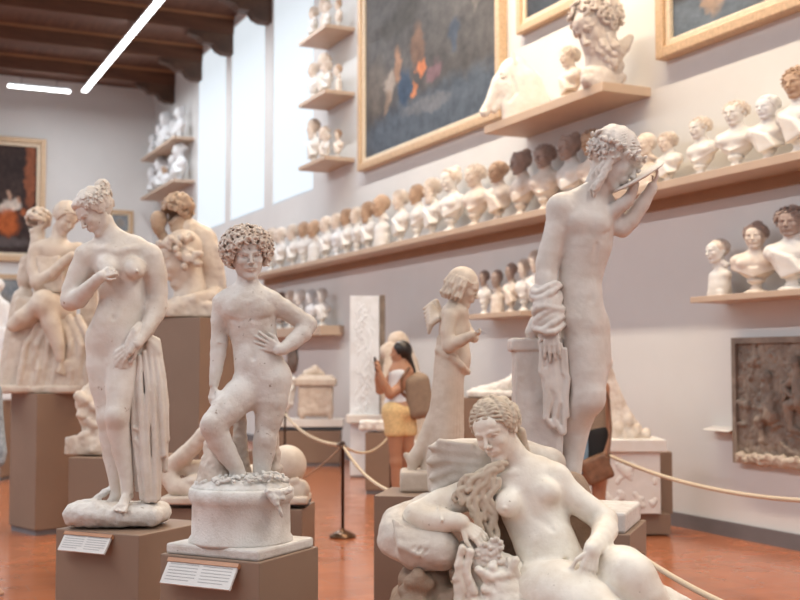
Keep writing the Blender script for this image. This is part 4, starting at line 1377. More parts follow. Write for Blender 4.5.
for i in range(26):
    a = 2 * PI * i / 26
    x = .37 * math.cos(a); y = .06 + .42 * math.sin(a); z = .15 + .04 * math.sin(a)
    for j in range(3):
        dx, dy, dz = (rs.uniform(-.06, .06) for _ in range(3))
        if y < -.12: dy -= .04; dz += rs.uniform(-.08, .08)
        t.e(h, (x + dx, y + dy, z + dz), (.055, .03, .045), .01, R=rotm(rs.uniform(-60, 60), rs.uniform(-60, 60)))
t.ch(h, [(.36 * math.cos(a), .07 + .41 * math.sin(a), .17, .016) for a in [2 * PI * i / 20 for i in range(21)]], .01)
t.ch(h, [(.36, -.1, .12, .05), (.40, -.2, .10, .04)], .01)
f.build('wreath', M['youth'], hr, S=h, vox=.85)
# dish held at the mouth
h = Sculpt()
c = f.pt(638, 177, -7)
R = rotm(-31, 0, 8)
h.ell(c, np.array([30, 26, 3.2]) * f.m, R, .002)
h.ell(c + R @ np.array([0, 0, 3.0]) * f.m, np.array([26.5, 22.5, 2.8]) * f.m, R, .003, True)
me = h.mesh('dish', .8 * f.m, 0, .05, vr['_o']); link('dish', me, M['youth'], vr)
# drapery round the forearm and hanging along the pillar
h = Sculpt()
for i in range(9):
    yc = 288 + i * 5.2; cx = 546 + i * .5; R_ = 13.5 + 1.2 * math.sin(i * 1.9); cd_ = -8 - i * .7
    pts = []
    for j in range(10):
        w = PI * (1.15 - 1.3 * j / 9)
        pts.append((cx + R_ * math.cos(w), yc + 5 * math.cos(w) * (1 if i % 2 else .4) * -1 - 3 * math.sin(w * 2 + i), cd_ - R_ * .95 * math.sin(w), 2.5 + .7 * math.sin(j * 1.3 + i)))
    f.ch(pts, 2.2, S=h)
f.ch([(545, 288, -8, 10), (547, 306, -10, 13), (549, 324, -12, 12)], 6, S=h)
f.ch([(535, 322, -2, 6), (531, 332, -3, 6), (533, 338, -3, 5)], 3, S=h)
f.ch([(551, 338, -12, 8), (552, 360, -12, 11), (554, 385, -12, 12), (557, 408, -12, 9), (561, 426, -12, 4)], 3, S=h, flat=.45)
for pts in ([(542, 345), (541, 372), (547, 382), (553, 390)], [(547, 350), (548, 375), (556, 392), (560, 402)], [(553, 352), (555, 378), (558, 400), (556, 412)], [(560, 345), (563, 372), (568, 378), (566, 396), (567, 416)],
            [(547, 384), (550, 402), (546, 418), (553, 426)], [(558, 403), (554, 420), (562, 433)], [(545, 370), (546, 400), (546, 418)], [(565, 350), (567, 380), (564, 405), (564, 432)]):
    f.ch([(x, y, -15, 2.8) for x, y in pts], 1.5, S=h)
f.build('drapery', M['youth'], vr, S=h, vox=1.05)
# pillar support
h = Sculpt()
mk_ = f.pt(537, 344)
f.bx((537, 425, 14), (23.5, 20, 82), rd=2, S=h)
f.bx((535, 345, 14), (26, 22.5, 6.5), rd=2.5, k=1, S=h)
f.build('pillar_support', M['youth'], vr, S=h, vox=1.3, noise=.5, nscale=.03)
slab_obj('base_slab', f.pt(572, 0)[0], D + .0, .25, .22, zc, zc + .085, M['base'], vr, 20, .012)
plinth('brown plinth under the leaning youth, seen between the reclining nude and the floor', (f.pt(632, 516, 0)[0] - .30, D - .28 + .0, zc), .001 + .50, .50, 20, ztop=zc) if False else None
a = math.radians(20); e2 = np.array([math.sin(a), math.cos(a)]); e1 = np.array([-math.cos(a), math.sin(a)])
cor = np.array([f.pt(572, 0)[0], D]) - e1 * .27 - e2 * .24
plinth('brown plinth under the leaning youth, its corner showing right of the reclining nude', (cor[0], cor[1], zc), .54, .48, 20, ztop=zc)

# ------------------------------------------------------------------ small winged statue
D = 6.2
f = Fig(D)
zc = f.pt(412, 490)[2]
vr = vroot('winged_child_statue', 'warm plaster statue of a winged child in a long robe, seen from the side', 'statue', np.array([f.pt(430, 490)[0], D, zc]))
f.ch([(454, 366, 0, 15), (454, 350, 0, 14.5), (454, 334, 0, 15), (454, 320, 0, 14.5)], 7, flat=.9)
f.el((455, 312, 0), (13, 15, 9), k=6)
f.el((460, 358, -2), (10, 12, 13), k=6)
f.ch([(459, 292, 0, 7), (456, 304, 0, 8)], 5)
f.ch([(450, 316, -14, 7.5), (447, 332, -17, 7), (449, 346, -19, 6.5)], 4)
f.ch([(449, 346, -19, 6.5), (460, 341, -24, 6), (472, 335, -28, 4.6)], 4)
f.hand((472, 335, -28), (1, -.2, -.1), (0, -.9, .3), 15, curl=1.1, side=1)
f.ch([(460, 316, 13, 7), (466, 330, 15, 6.5), (474, 338, 12, 5)], 4)
t = f.head((464, 288, -1), (.88, -.28, -.34), (.25, 0, 1), 38, 1.05)
face(f.S, t)
f.build('body', M['cupid'], vr, vox=1.1, noise=.15, nscale=.02)
h = Sculpt()
hair_cap(h, t, 1.12); t.e(h, (0, -.16, -.05), (.27, .40, .29), .03, True)
for q in ():
    for i in range(8): t.ch(h, [(q * .34, -.16 + .08 * i, .16, .05), (q * .38, -.14 + .08 * i, -.02, .05), (q * .36, -.10 + .085 * i, -.22, .045), (q * .31, -.06 + .085 * i, -.36, .035)], .01)
for i in range(17):
    a = -2.0 + i * .25; e = .03 * math.sin(i * 2.3)
    t.ch(h, [((.37 + z_[1] + e * z_[2]) * math.sin(a), .08 + (.39 + z_[1] + e * z_[2]) * math.cos(a), z_[0], z_[3]) for z_ in ((.2, 0, 0, .05), (.0, .04, 1, .055), (-.16, .02, -1, .05), (-.30, .05, 1, .05), (-.40, .0, 0, .03))], .012)
for i in range(11):
    a = -1.25 + .25 * i; t.e(h, (.36 * math.sin(a), -.36 * math.cos(a) + .08, .17), (.055, .055, .055), .01)
f.build('hair', M['cupid'], vr, S=h, vox=.9)
h = Sculpt()
for i in range(7):
    f.ch([(438, 313 + i, 8 - 2 * i, 3), (431, 306 + 3 * i, 10 - 2 * i, 3.2), (424 + i * .8, 309 + 4 * i, 11 - 2 * i, 1.6)], 1, S=h)
for i in range(5):
    f.ch([(441, 316, 14, 3), (436, 302 + 2 * i, 18, 3), (428 + i, 306 + 4 * i, 20, 2)], 1, S=h)
f.build('wings', M['cupid'], vr, S=h, vox=.9)
h = Sculpt()
f.ch([(452, 356, 0, 15), (448, 385, 0, 14.5), (444, 420, 0, 16), (440, 455, 0, 17), (436, 475, 0, 17)], 6, S=h, flat=.9)
f.ch([(436, 422, 0, 11), (423, 446, -2, 8), (412, 460, -4, 6), (406, 455, -4, 3)], 4, S=h); f.ch([(420, 452, -2, 6), (412, 468, -4, 5)], 3, S=h)
for i in range(12):
    a = i / 11
    x0 = 439 + 25 * a; x1 = 435 + 26 * a; x2 = 429 + 30 * a; x3 = 424 + 33 * a
    dd = -14.5 * math.sin(PI * (.12 + .76 * a))
    f.ch([(x0, 338 + 14 * a, dd, 2.4), (x1, 385, dd * 1.02, 2.8), (x2 + 2, 430, dd * 1.15, 3), (x3 + 3, 468, dd * 1.2, 3)], 1.2, S=h)
f.ch([(438, 350, -8, 3), (450, 356, -17, 3.2), (462, 366, -13, 3.4), (468, 372, -4, 3)], 3, S=h)
f.build('robe', M['cupid'], vr, S=h, vox=1.1, noise=.3, nscale=.03)
h = Sculpt()
f.bx((424, 480, -2), (24, 22, 10.5), rd=4, S=h)
f.build('base_block', M['cupid'], vr, S=h, vox=1.2, noise=.3, nscale=.03)
cc = unproj(383, 491, 5.95)
plinth('brown plinth under the winged child statue', (unproj(460, 491, 5.9)[0], 5.85, zc), .45, .42, 12, ztop=zc)

# ------------------------------------------------------------------ reclining female nude
D = 3.5
f = Fig(D)
zc = .50
vr = vroot('reclining_nude_statue', 'cream plaster statue of a sleeping female nude reclining on a pillow in the foreground', 'statue', np.array([f.pt(540, 600)[0], D, zc]))
# torso from shoulders to pelvis
f.ch([(529, 490, 6, 33), (534, 510, 3, 32), (541, 532, 0, 29.5), (549, 555, -6, 30), (557, 578, -16, 34)], 12, flat=.74)
f.el((524, 482, 8), (36, 19, 17), roll=-6, k=10)
f.el((556, 580, -12), (33, 25, 24), roll=-15, k=12)
f.el((550, 549, -16), (24, 15, 26), roll=-22, k=12)
f.el((509, 503, -15), (14, 13, 13.5), k=8); f.el((506, 507, -23), (9, 8, 9), k=6); f.el((505, 508, -31), (2, 2, 2), k=2)
f.el((546, 492, -12), (15, 12, 13), k=9); f.el((549, 492, -19), (9, 8, 9), k=7)
f.el((553, 530, -30), (2.8, 4, 1.8), roll=-20, k=3, sub=True)
f.ch([(525, 495, -22, 1.5), (533, 515, -23, 1.8), (548, 524, -26, 1.4)], 7, sub=True)
f.ch([(526, 574, -32, 1.4), (545, 570, -36, 1.4), (566, 560, -34, 1.2)], 5, sub=True)
# neck, shoulders
f.ch([(508, 447, 2, 13.5), (517, 460, 4, 13.5), (524, 474, 6, 16)], 9)
f.ch([(520, 466, 8, 10), (540, 470, 8, 12), (552, 476, 6, 12)], 9); f.ch([(514, 468, 8, 9), (498, 480, 6, 11), (490, 486, 5, 12)], 9)
f.ch([(500, 476, -6, 3), (514, 473, -10, 2.6), (522, 475, -9, 2)], 5); f.ch([(550, 472, -4, 3), (536, 472, -8, 2.6), (527, 475, -9, 2)], 5)
# her left arm (picture right)
f.el((556, 480, 3), (14, 14, 15), k=7)
f.ch([(556, 480, 3, 14), (572, 497, 1, 14), (590, 510, -3, 13), (604, 520, -6, 12.5)], 7)
f.ch([(604, 521, -6, 12.5), (605, 530, -22, 12.5), (601, 540, -48, 10.5), (594, 547, -68, 8.4), (592, 550, -73, 8)], 5)
f.hand((594, 549, -75), (-.30, .95, -.12), (-.2, -.1, 1), 38, curl=[.22, .2, .2, .22], side=-1, spread=.0)
# her right arm (picture left)
f.ch([(489, 490, 4, 14), (465, 496, 0, 15), (440, 505, -5, 15), (419, 515, -8, 13.5)], 7)
f.ch([(417, 517, -9, 13.5), (428, 520, -17, 13.5), (444, 521, -25, 11), (458, 522, -30, 8.6), (461, 523, -31, 8.6)], 5)
f.ch([(438, 507, -24, 1.4), (442, 520, -37, 1.4), (438, 533, -26, 1.4)], .6)
f.hand((461, 523, -31), (.80, .55, -.15), (-.2, .75, .6), 40, curl=[.35, .42, .45, .5], side=-1, spread=.05)
# near thigh, reaching down right
f.ch([(540, 593, -32, 30), (562, 594, -56, 31), (590, 610, -84, 27), (616, 632, -108, 23), (628, 642, -114, 21)], 5)
f.ch([(628, 642, -112, 20), (640, 670, -100, 19), (650, 720, -80, 13)], 8)
# far thigh with raised knee
f.ch([(590, 580, -8, 28), (608, 574, -34, 27), (622, 573, -62, 25), (631, 577, -78, 22)], 5)
f.ch([(631, 578, -78, 21), (645, 596, -82, 19), (662, 622, -76, 18), (690, 660, -60, 12)], 8)
f.el((629, 569, -84), (12, 9, 12), k=7)
t = f.head((495.5, 430, 0), (-.50, -.80, -.34), (-.24, .05, 1), 62, 1.08)
face(f.S, t)
f.build('body', M['reclin'], vr, vox=1.0, noise=.2, nscale=.02, clipz=.50)
h = Sculpt()
hair_waves(h, t, 18, 6, amp=.035, rad=.03, r=1.02, low=-.28)
f.ch([(521, 432, 8, 5), (524, 442, 9, 3.5), (529, 456, 8, 2.6), (534, 462, 0, 2)], 2, S=h)
f.build('hair', M['reclhair'], vr, S=h, vox=.85)
h = Sculpt()       # long locks spread over the shoulder
rs = random.Random(12)
paths = [[(500, 462), (487, 470), (474, 480), (466, 492)], [(498, 468), (486, 482), (480, 500), (484, 520)], [(492, 470), (476, 486), (470, 505), (478, 526)], [(488, 474), (480, 495), (488, 515), (492, 535)],
         [(484, 472), (466, 478), (458, 490), (455, 500)], [(494, 480), (488, 500), (494, 520), (492, 540)], [(480, 478), (464, 490), (462, 505)], [(490, 490), (478, 512), (486, 530), (496, 545)], [(484, 486), (474, 498), (474, 514), (480, 530)]]
for i, pth in enumerate(paths):
    for q in range(2):
        pts = []
        P = [np.array(p, float) for p in pth]
        n = 4 * (len(P) - 1)
        for j in range(n + 1):
            g = j / n * (len(P) - 1); a0 = min(int(g), len(P) - 2); u = g - a0
            p = P[a0] * (1 - u) + P[a0 + 1] * u
            pts.append((p[0] + 2.6 * math.sin(j * 1.25 + i + q * 2) + q * 3, p[1] + 1.2 * math.cos(j * 1.3 + i), -14 + 3 * math.sin(i * 2.1 + q) - 8 * j / n, 3.3 - 1.0 * j / n))
        f.ch(pts, 1.2, S=h)
f.ch([(490, 478, -2, 7), (478, 496, -4, 8), (484, 518, -8, 7)], 5, S=h)
f.build('hair_locks', M['reclhair'], vr, S=h, vox=.95)
# pillow
h = Sculpt()
f.bx((470, 470, 38), (44, 22, 32), roll=-2, rd=18, k=10, S=h); f.bx((530, 468, 36), (34, 20, 26), roll=16, rd=16, k=10, S=h)
for pts in ([(430, 447), (455, 452), (478, 455)], [(428, 462), (450, 460), (476, 464)], [(430, 478), (452, 470), (470, 472)], [(434, 492), (452, 480), (466, 478)], [(440, 441), (470, 446)]):
    f.ch([(x, y, 18, 2.0) for x, y in pts], 9, S=h)
for pts in ([(430, 454), (455, 457), (478, 459)], [(430, 470), (450, 466), (474, 468)], [(434, 485), (452, 475), (468, 475)]):
    f.ch([(x, y, 12, 1.6) for x, y in pts], 6, sub=True, S=h)
f.build('pillow', M['bolster'], vr, S=h, vox=1.4, noise=.6, nscale=.05)
# rolled bolster
h = Sculpt()
f.ch([(430, 512, 26, 20), (400, 525, 10, 19), (397, 541, -8, 17)], 8, S=h)
f.ch([(398, 535, -6, 19), (418, 548, -18, 21), (440, 550, -22, 20)], 8, S=h)
for i in range(6):
    a = -.9 + i * .36
    f.ch([(393 + i * 5, 520 + i * 3, -24 - i, 2.2), (399 + i * 4.2, 545 + i * 2, -35 - i, 2.6), (402 + i * 4, 560, -28, 2)], 4, S=h)
for p in ((416, 546), (421, 548), (426, 552)): f.el((p[0], p[1], -42), (2, 3, 6), k=1, S=h, roll=40, sub=True)
f.build('rolled_bolster', M['bolster'], vr, S=h, vox=1.3, noise=1.0, nscale=.03)
# drapery and flowers under her hand
h = Sculpt()
f.ch([(470, 560, -14, 20), (500, 580, -20, 26), (515, 612, -30, 34)], 10, S=h)
for i in range(26):
    x = 456 + rs.random() * 58; y = 556 + rs.random() * 50; w = rs.uniform(-1, 1)
    if x - 456 > (y - 535) * 1.6 + 20: continue
    f.ch([(x, y, -38, 3), (x + 7 * w, y + 9, -43, 4), (x + 12 * w + 4, y + 20, -42, 3), (x + 9 * w + 9, y + 32, -40, 2.2)], 1.5, S=h)
for pts in ([(462, 548), (458, 566), (462, 590), (458, 612)], [(470, 552), (466, 572), (474, 592)], [(478, 570), (492, 578), (510, 574), (516, 560)], [(484, 590), (500, 594), (516, 590)], [(474, 602), (500, 605), (524, 598)]):
    f.ch([(x, y, -45, 4) for x, y in pts], 2, S=h)
f.build('drapery', M['reclin'], vr, S=h, vox=1.25, noise=.8, nscale=.02, clipz=.50)
h = Sculpt()
for (cx, cy, r) in ((484, 552, 9), (495, 546, 8), (478, 562, 8), (493, 560, 9), (503, 568, 7)):
    f.el((cx, cy, -34), (r, r, r), k=2, S=h)
    for i in range(12):
        a = i * 2.4; f.el((cx + r * .8 * math.cos(a), cy + r * .8 * math.sin(a), -36 - r * .5 * ((i % 3) / 2)), (3.2, 3, 2.4), roll=a * 57, k=.8, S=h)
    f.el((cx, cy, -36 - r), (2.4, 2.4, 2.4), k=1, sub=True, S=h)
f.build('flower_garland', M['bolster'], vr, S=h, vox=.95, noise=.5, nscale=.012)
# carved rock bed
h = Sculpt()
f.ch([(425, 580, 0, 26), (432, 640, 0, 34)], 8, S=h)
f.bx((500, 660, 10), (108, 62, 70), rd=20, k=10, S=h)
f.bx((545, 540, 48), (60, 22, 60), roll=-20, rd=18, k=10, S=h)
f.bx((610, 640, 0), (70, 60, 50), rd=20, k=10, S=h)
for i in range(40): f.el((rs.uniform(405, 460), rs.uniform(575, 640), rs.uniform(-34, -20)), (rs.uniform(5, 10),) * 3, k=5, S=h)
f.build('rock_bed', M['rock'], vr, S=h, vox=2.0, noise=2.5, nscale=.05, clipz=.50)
h = Sculpt()
for i in range(7): f.ch([(650 + i * 3, 586 + i * 3, -40 - i * 2, 5), (668 + i * 2, 592 + i * 3, -44 - i * 2, 5), (690, 604 + i * 4, -46, 4)], 2, S=h)
f.ch([(640, 600, -30, 12), (665, 606, -30, 12), (690, 625, -30, 14)], 5, S=h)
f.build('drapery', M['reclin'], vr, S=h, vox=1.3, noise=.5, nscale=.02)
a_ = f.pt(520, 650)
vr.location = v2w((vr['_o'][0], vr['_o'][1], vr['_o'][2]))
plinth('long brown plinth under the reclining nude, below the bottom edge of the photo', (f.pt(690, 0)[0], D - .42, .50), 1.0, .85, 6, ztop=.50)
# ------------------------------------------------------------------ second rank of casts
def simple_root(name, label, px, py, D, cat='statue', z=None, group=None):
    f = Fig(D)
    p = f.pt(px, py)
    return f, vroot(name, label, cat, np.array([p[0], D, p[2] if z is None else z]), group)


def box_v(root, name, mat, px0, px1, pt, pb, D, dep, rotdeg=0, bev=.006, kind=None):
    """box from measured left/right/top/bottom at distance D (front face), dep metres deep"""
    a = unproj(px0, pt, D); b = unproj(px1, pb, D); o = root['_o']
    q = MB().box((a[0] - o[0], D - o[1], b[2] - o[2]), (b[0] - o[0], D + dep - o[1], a[2] - o[2]))
    r = q.build(name, mat, root, bevel=bev)
    return r


# seated pair on the left
D = 10.4
f, vr = simple_root('seated_group_statue', 'cream plaster group of two draped seated figures leaning together at the left edge', 40, 393, D)
f.ch([(45, 345, 0, 20), (50, 305, 0, 17), (52, 275, 0, 17), (53, 258, 0, 17)], 8, flat=.8)
f.el((56, 250, 0), (24, 14, 11), roll=6, k=7)
f.ch([(60, 228, 0, 7), (58, 245, 0, 8)], 5)
f.ch([(36, 252, -4, 8), (34, 268, -8, 7.5), (38, 282, -12, 7)], 4); f.ch([(38, 282, -12, 7), (52, 274, -18, 6), (64, 262, -20, 5), (72, 256, -20, 4.5)], 4)
f.ch([(78, 250, 0, 8), (84, 265, -4, 7), (80, 280, -10, 6)], 4)
f.ch([(62, 312, -4, 14), (44, 302, -26, 12), (42, 305, -28, 11)], 6)
f.ch([(44, 303, -26, 9.5), (52, 325, -25, 9), (58, 345, -24, 6.5), (60, 358, -24, 4.6)], 4)
f.foot((60, 358, -24), (.35, .9, -.5), 20)
f.ch([(30, 318, -12, 10), (16, 324, -20, 7)], 4); f.ch([(40, 306, -20, 10), (22, 318, -24, 8), (12, 326, -24, 5)], 5)
t = f.head((66, 219, -3), (.62, -.65, -.48), (.30, 0, 1), 32)
face(f.S, t)
f.build('body', M['far'], vr, vox=1.1)
h = Sculpt(); hair_waves(h, t, 10, 3, r=1.07, rad=.05, bun=(0, .45, .25, .13)); t.ch(h, [(-.36, -.02, .08, .035), (0, -.32, .33, .04), (.36, -.02, .08, .035), (0, .45, .02, .035), (-.36, -.02, .08, .035)], .01)
f.build('hair', M['far'], vr, S=h, vox=1.0)
h = Sculpt()
for i in range(13):
    x = 22 + i * 5.6
    f.ch([(42 + i * 3, 318 + (i % 3) * 3, -12, 4), (x + 4, 345, -20 + (i % 2) * 4, 3.4), (x, 370, -22 + (i % 3) * 2, 3.6), (x - 2, 388, -22, 3.6)], 1.2, S=h)
f.ch([(50, 330, 0, 20), (50, 385, 0, 28)], 5, S=h, flat=.7)
for i in range(6): f.ch([(38 + i * 4, 258, -12, 2.5), (42 + i * 4, 276, -16, 2.6), (48 + i * 3, 290, -14, 2.2)], 2, S=h)
for i in range(5): f.ch([(84 + i * 2.4, 282, 8, 3), (83 + i * 3.2, 320, 8, 3.4), (82 + i * 3.4, 352, 8, 3.2)], 2, S=h)
f.bx((72, 374, -16), (11, 8, 14), rd=3, S=h)
f.build('drapery', M['far'], vr, S=h, vox=1.3, noise=.6, nscale=.05)
h = Sculpt()
f.ch([(24, 300, 4, 12), (20, 340, 2, 15), (14, 385, 0, 17)], 5, S=h); f.ch([(28, 262, 8, 8), (26, 280, 6, 9)], 4, S=h)
t0 = f.head((37, 223, 14), (-.6, -.6, -.2), (0, 0, 1), 27); face(h, t0); hair_curls(h, t0, 50, 3, size=.09, tube=.06, r=1.05); f.ch([(38, 232, 14, 6), (38, 250, 12, 9)], 4, S=h)
for i in range(6): f.ch([(18 + i * 3, 300, -8, 2.8), (12 + i * 4, 340, -12, 3), (4 + i * 5, 386, -14, 3.2)], 2, S=h)
f.build('second_figure', M['far'], vr, S=h, vox=1.3, noise=.5, nscale=.04)
h = Sculpt(); f.bx((42, 389, 0), (46, 27, 4), rd=3, S=h); f.build('base_slab', M['far'], vr, S=h, vox=1.3, noise=1.0, nscale=.05)
cz = f.pt(40, 393)[2]
cor = unproj(37, 395, 10.05)
plinth('large brown plinth under the seated pair at the left edge of the photo', (cor[0], cor[1], cz), .52, .66, 47, ztop=cz)

# colossal wreathed heads
D = 9.2
f, vr = simple_root('wreathed_head_group', 'cream plaster group of a colossal wreathed head with smaller brown heads, on a high plinth', 190, 318, D, 'sculpture')
t = f.head((179, 258, -6), (-.80, -.45, -.35), (-.15, 0, 1), 56, .95)
face(f.S, t)
f.ch([(188, 268, 0, 15), (192, 290, 2, 17), (193, 306, 2, 22)], 6)
f.build('head', M['far'], vr, vox=1.1)
h = Sculpt(); t.e(h, (0, .14, .14), (.33, .36, .34), .03); t.e(h, (0, -.2, -.02), (.25, .40, .30), .03, True)
rs = random.Random(9)
for i in range(40):
    a = -2.2 + i * .11
    t.e(h, (.37 * math.sin(a), -.37 * math.cos(a) + .08, .27 + rs.uniform(-.06, .08)), (.06, .035, .075), .01, R=rotm(rs.uniform(-50, 50), rs.uniform(-50, 50)))
for q in (-1, 1):
    for i in range(12): t.e(h, (q * (.33 + rs.uniform(-.02, .03)), rs.uniform(-.12, .15), rs.uniform(-.12, .15)), (.06, .06, .06), .01)
for i in range(12): f.el((192 + 8 * math.cos(i * 2.4), 254 + (i % 5) * 3.2, -22), (3.4, 4, 3.4), k=1, S=h)
f.build('wreath', M['far'], vr, S=h, vox=1.1)
h = Sculpt()
f.ch([(188, 232, 8, 14), (204, 240, 8, 13), (212, 270, 6, 12), (216, 300, 4, 10)], 6, S=h)
for i in range(6): f.ch([(192 + i * 3, 224 + i * 2, 4, 3), (203 + i * 3, 250, 0, 3), (207 + i * 3, 275, -2, 3), (209 + i * 3.4, 300, -2, 3)], 2, S=h)
f.ch([(160, 312, -4, 8), (176, 304, -12, 7), (196, 300, -16, 7), (214, 296, -8, 8)], 5, S=h)
f.bx((191, 311, 0), (30, 22, 8), rd=4, k=3, S=h)
f.build('drapery', M['far'], vr, S=h, vox=1.3, noise=.8, nscale=.04)
h = Sculpt()
t2 = f.head((177, 213, 4), (-.5, -.8, -.3), (.1, 0, 1), 34)
face(h, t2); hair_curls(h, t2, 60, 3, size=.08, tube=.05, r=1.1); f.ch([(180, 222, 4, 8), (184, 238, 4, 12)], 5, S=h)
for i in range(12): f.el((168 + i * 2, 202 + 4 * math.sin(i * 1.9), -4), (4, 4, 3.6), k=1.5, S=h)
f.build('upper_head', M['farbrown'], vr, S=h, vox=1.1)
h = Sculpt(); t3 = f.head((158, 223, 0), (-.4, -.85, -.3), (0, 0, 1), 22); face(h, t3); hair_cap(h, t3, 1.12); f.ch([(160, 231, 4, 5), (168, 246, 8, 6)], 4, S=h)
f.build('small_head', M['farbrown'], vr, S=h, vox=1.1)
cz = f.pt(190, 319)[2]
cor = unproj(200, 317, 8.85)
plinth('tall brown plinth under the wreathed colossal heads, between standing nude and curly boy', (cor[0], cor[1], cz), .66, .50, 33, ztop=cz)

# rock-carved fragment behind the standing nude
D = 8.0
f, vr = simple_root('rock_fragment_cast', 'rough cream plaster fragment on a low plinth behind the legs of the standing nude', 92, 454, D, 'sculpture')
f.ch([(98, 375, 0, 4), (93, 392, 0, 9), (88, 404, -3, 12), (94, 425, 0, 12), (100, 445, 0, 20)], 6)
f.bx((98, 446, 0), (30, 16, 9), rd=4, k=4)
for i in range(10): f.el((80 + (i * 7) % 25, 396 + i * 5, -12), (6, 5, 4.5), k=3)
f.build('carved_rock', M['far'], vr, vox=1.2, noise=2.0, nscale=.05)
cor = unproj(64, 456, 7.7); cz = f.pt(92, 455)[2]
plinth('brown plinth under the rough fragment, behind the plinth of the standing nude', (cor[0] + .62, cor[1], cz), .62, .5, 8, ztop=cz)

# reclining cast with a big ball behind the boy
D = 6.6
f, vr = simple_root('reclining_cast', 'white reclining plaster figure with a big smooth ball, behind the curly boy', 240, 502, D)
f.ch([(168, 468, 0, 8), (184, 456, -6, 8.5), (206, 434, -10, 8)], 5)
f.ch([(206, 434, -10, 8), (222, 452, -6, 9), (236, 470, 0, 12)], 5)
f.ch([(166, 474, 0, 9), (176, 487, -8, 9), (205, 492, -8, 11), (240, 486, 0, 16), (262, 478, 4, 16)], 6)
f.ch([(170, 464, 4, 6), (200, 470, 6, 10), (236, 476, 6, 14)], 5)
f.el((198, 480, -8), (14, 10, 6), k=4)
f.build('body', M['far'], vr, vox=1.1, noise=.4, nscale=.03)
h = Sculpt(); f.el((287, 465, 6), (19.5, 19.5, 20), S=h); f.build('ball', M['far'], vr, S=h, vox=1.1)
h = Sculpt(); f.el((299, 490, -6), (11, 10, 11), k=3, S=h); f.el((286, 494, -4), (12, 10, 8), k=3, S=h)
for i in range(9): f.el((296 + 7 * math.cos(i * 2.4), 488 + 7 * math.sin(i * 2.4), -12), (4, 3, 4), k=1.5, S=h)
f.build('small_head', M['far'], vr, S=h, vox=1.1)
h = Sculpt(); f.bx((237, 499, 0), (72, 24, 4.5), rd=2, S=h); f.build('base_slab', M['far'], vr, S=h, vox=1.3, noise=.6, nscale=.04)
o = box_v(vr, 'dark_strip', M['darkstrip'], 166, 308, 502, 506, D - .12, .28)  # solid dark strip, paints the shaded gap under the slab
cz = f.pt(240, 506.5)[2]
cor = unproj(313, 506, 6.45)
plinth('long brown plinth under the reclining cast with the ball, behind the curly boy', (cor[0] - .06, cor[1], cz), .82, .40, 6, ztop=cz)

# seated veiled statue left of stele visitor, far things near the right wall
D = 14.4
f, vr = simple_root('veiled_statue', 'pale veiled plaster statue behind the visitor with the backpack', 402, 453, D)
f.ch([(398, 342, 0, 11), (402, 365, 0, 16), (406, 400, 0, 21), (408, 440, 0, 24)], 6, flat=.8)
f.el((386, 352, -6), (6, 6, 8), k=3)
for i in range(8): f.ch([(388 + i * 2.6, 345 + i, -9, 2.6), (384 + i * 6, 390, -15, 3), (384 + i * 7, 440, -17, 3.2)], 2)
f.build('figure', M['far'], vr, vox=1.2, noise=.5, nscale=.05)
h = Sculpt(); f.bx((406, 446, 0), (30, 22, 7), rd=2, S=h); f.build('base_slab', M['white'], vr, S=h, vox=1.4)
cz = f.pt(400, 453)[2]
plinth('brown plinth under the veiled statue, behind the legs of the backpack visitor', (unproj(435, 0, 14.1)[0], 14.08, cz), .62, .52, 2, ztop=cz)

D = 15.2
f, vr = simple_root('tall_relief_slab', 'tall narrow pale relief slab standing upright in front of the photographing visitor', 366, 476, D, 'relief', z=0)
b_ = box_v(vr, 'slab', M['stele'], 350, 379, 296, 415, D, .12)
h = Sculpt()
rs = random.Random(21)
for i in range(60):
    y = 303 + i * 1.8; x = 364 + rs.uniform(-8, 8)
    f.ch([(x, y, .6, 1.2), (x + rs.uniform(-4, 4), y + 4, .3, 1.0), (x + rs.uniform(-4, 4), y + 7, .6, .9)], .8, S=h)
me = h.mesh('carved_scroll', .7 * f.m, 0, .05, vr['_o']); link('carved_scroll', me, M['stele'], b_)
box_v(vr, 'side_board', M['relief'], 379.5, 385, 295, 415, D + .02, .16)
box_v(vr, 'ledge', M['white'], 346, 387, 415, 423, D - .12, .42)
box_v(vr, 'pedestal', M['stele'], 350, 383, 423, 475.5, D, .25)
zc0 = 0
D = 13.4
f, vr = simple_root('fragment_table', 'white marble fragment lying on a brown plinth at the knees of the backpack visitor', 382, 430, D, 'sculpture')
h = Sculpt(); f.bx((380, 425, 0), (20, 14, 4.5), rd=1.5, S=h); f.el((388, 429, -6), (10, 8, 5), k=2, S=h)
f.build('fragment', M['white'], vr, S=h, vox=1.1, noise=1.0, nscale=.05)
cz = f.pt(382, 432)[2]
plinth('brown plinth under the white marble fragment, left of the backpack visitor', (unproj(400, 0, 13.2)[0], 13.2, cz), .40, .34, 4, ztop=cz)

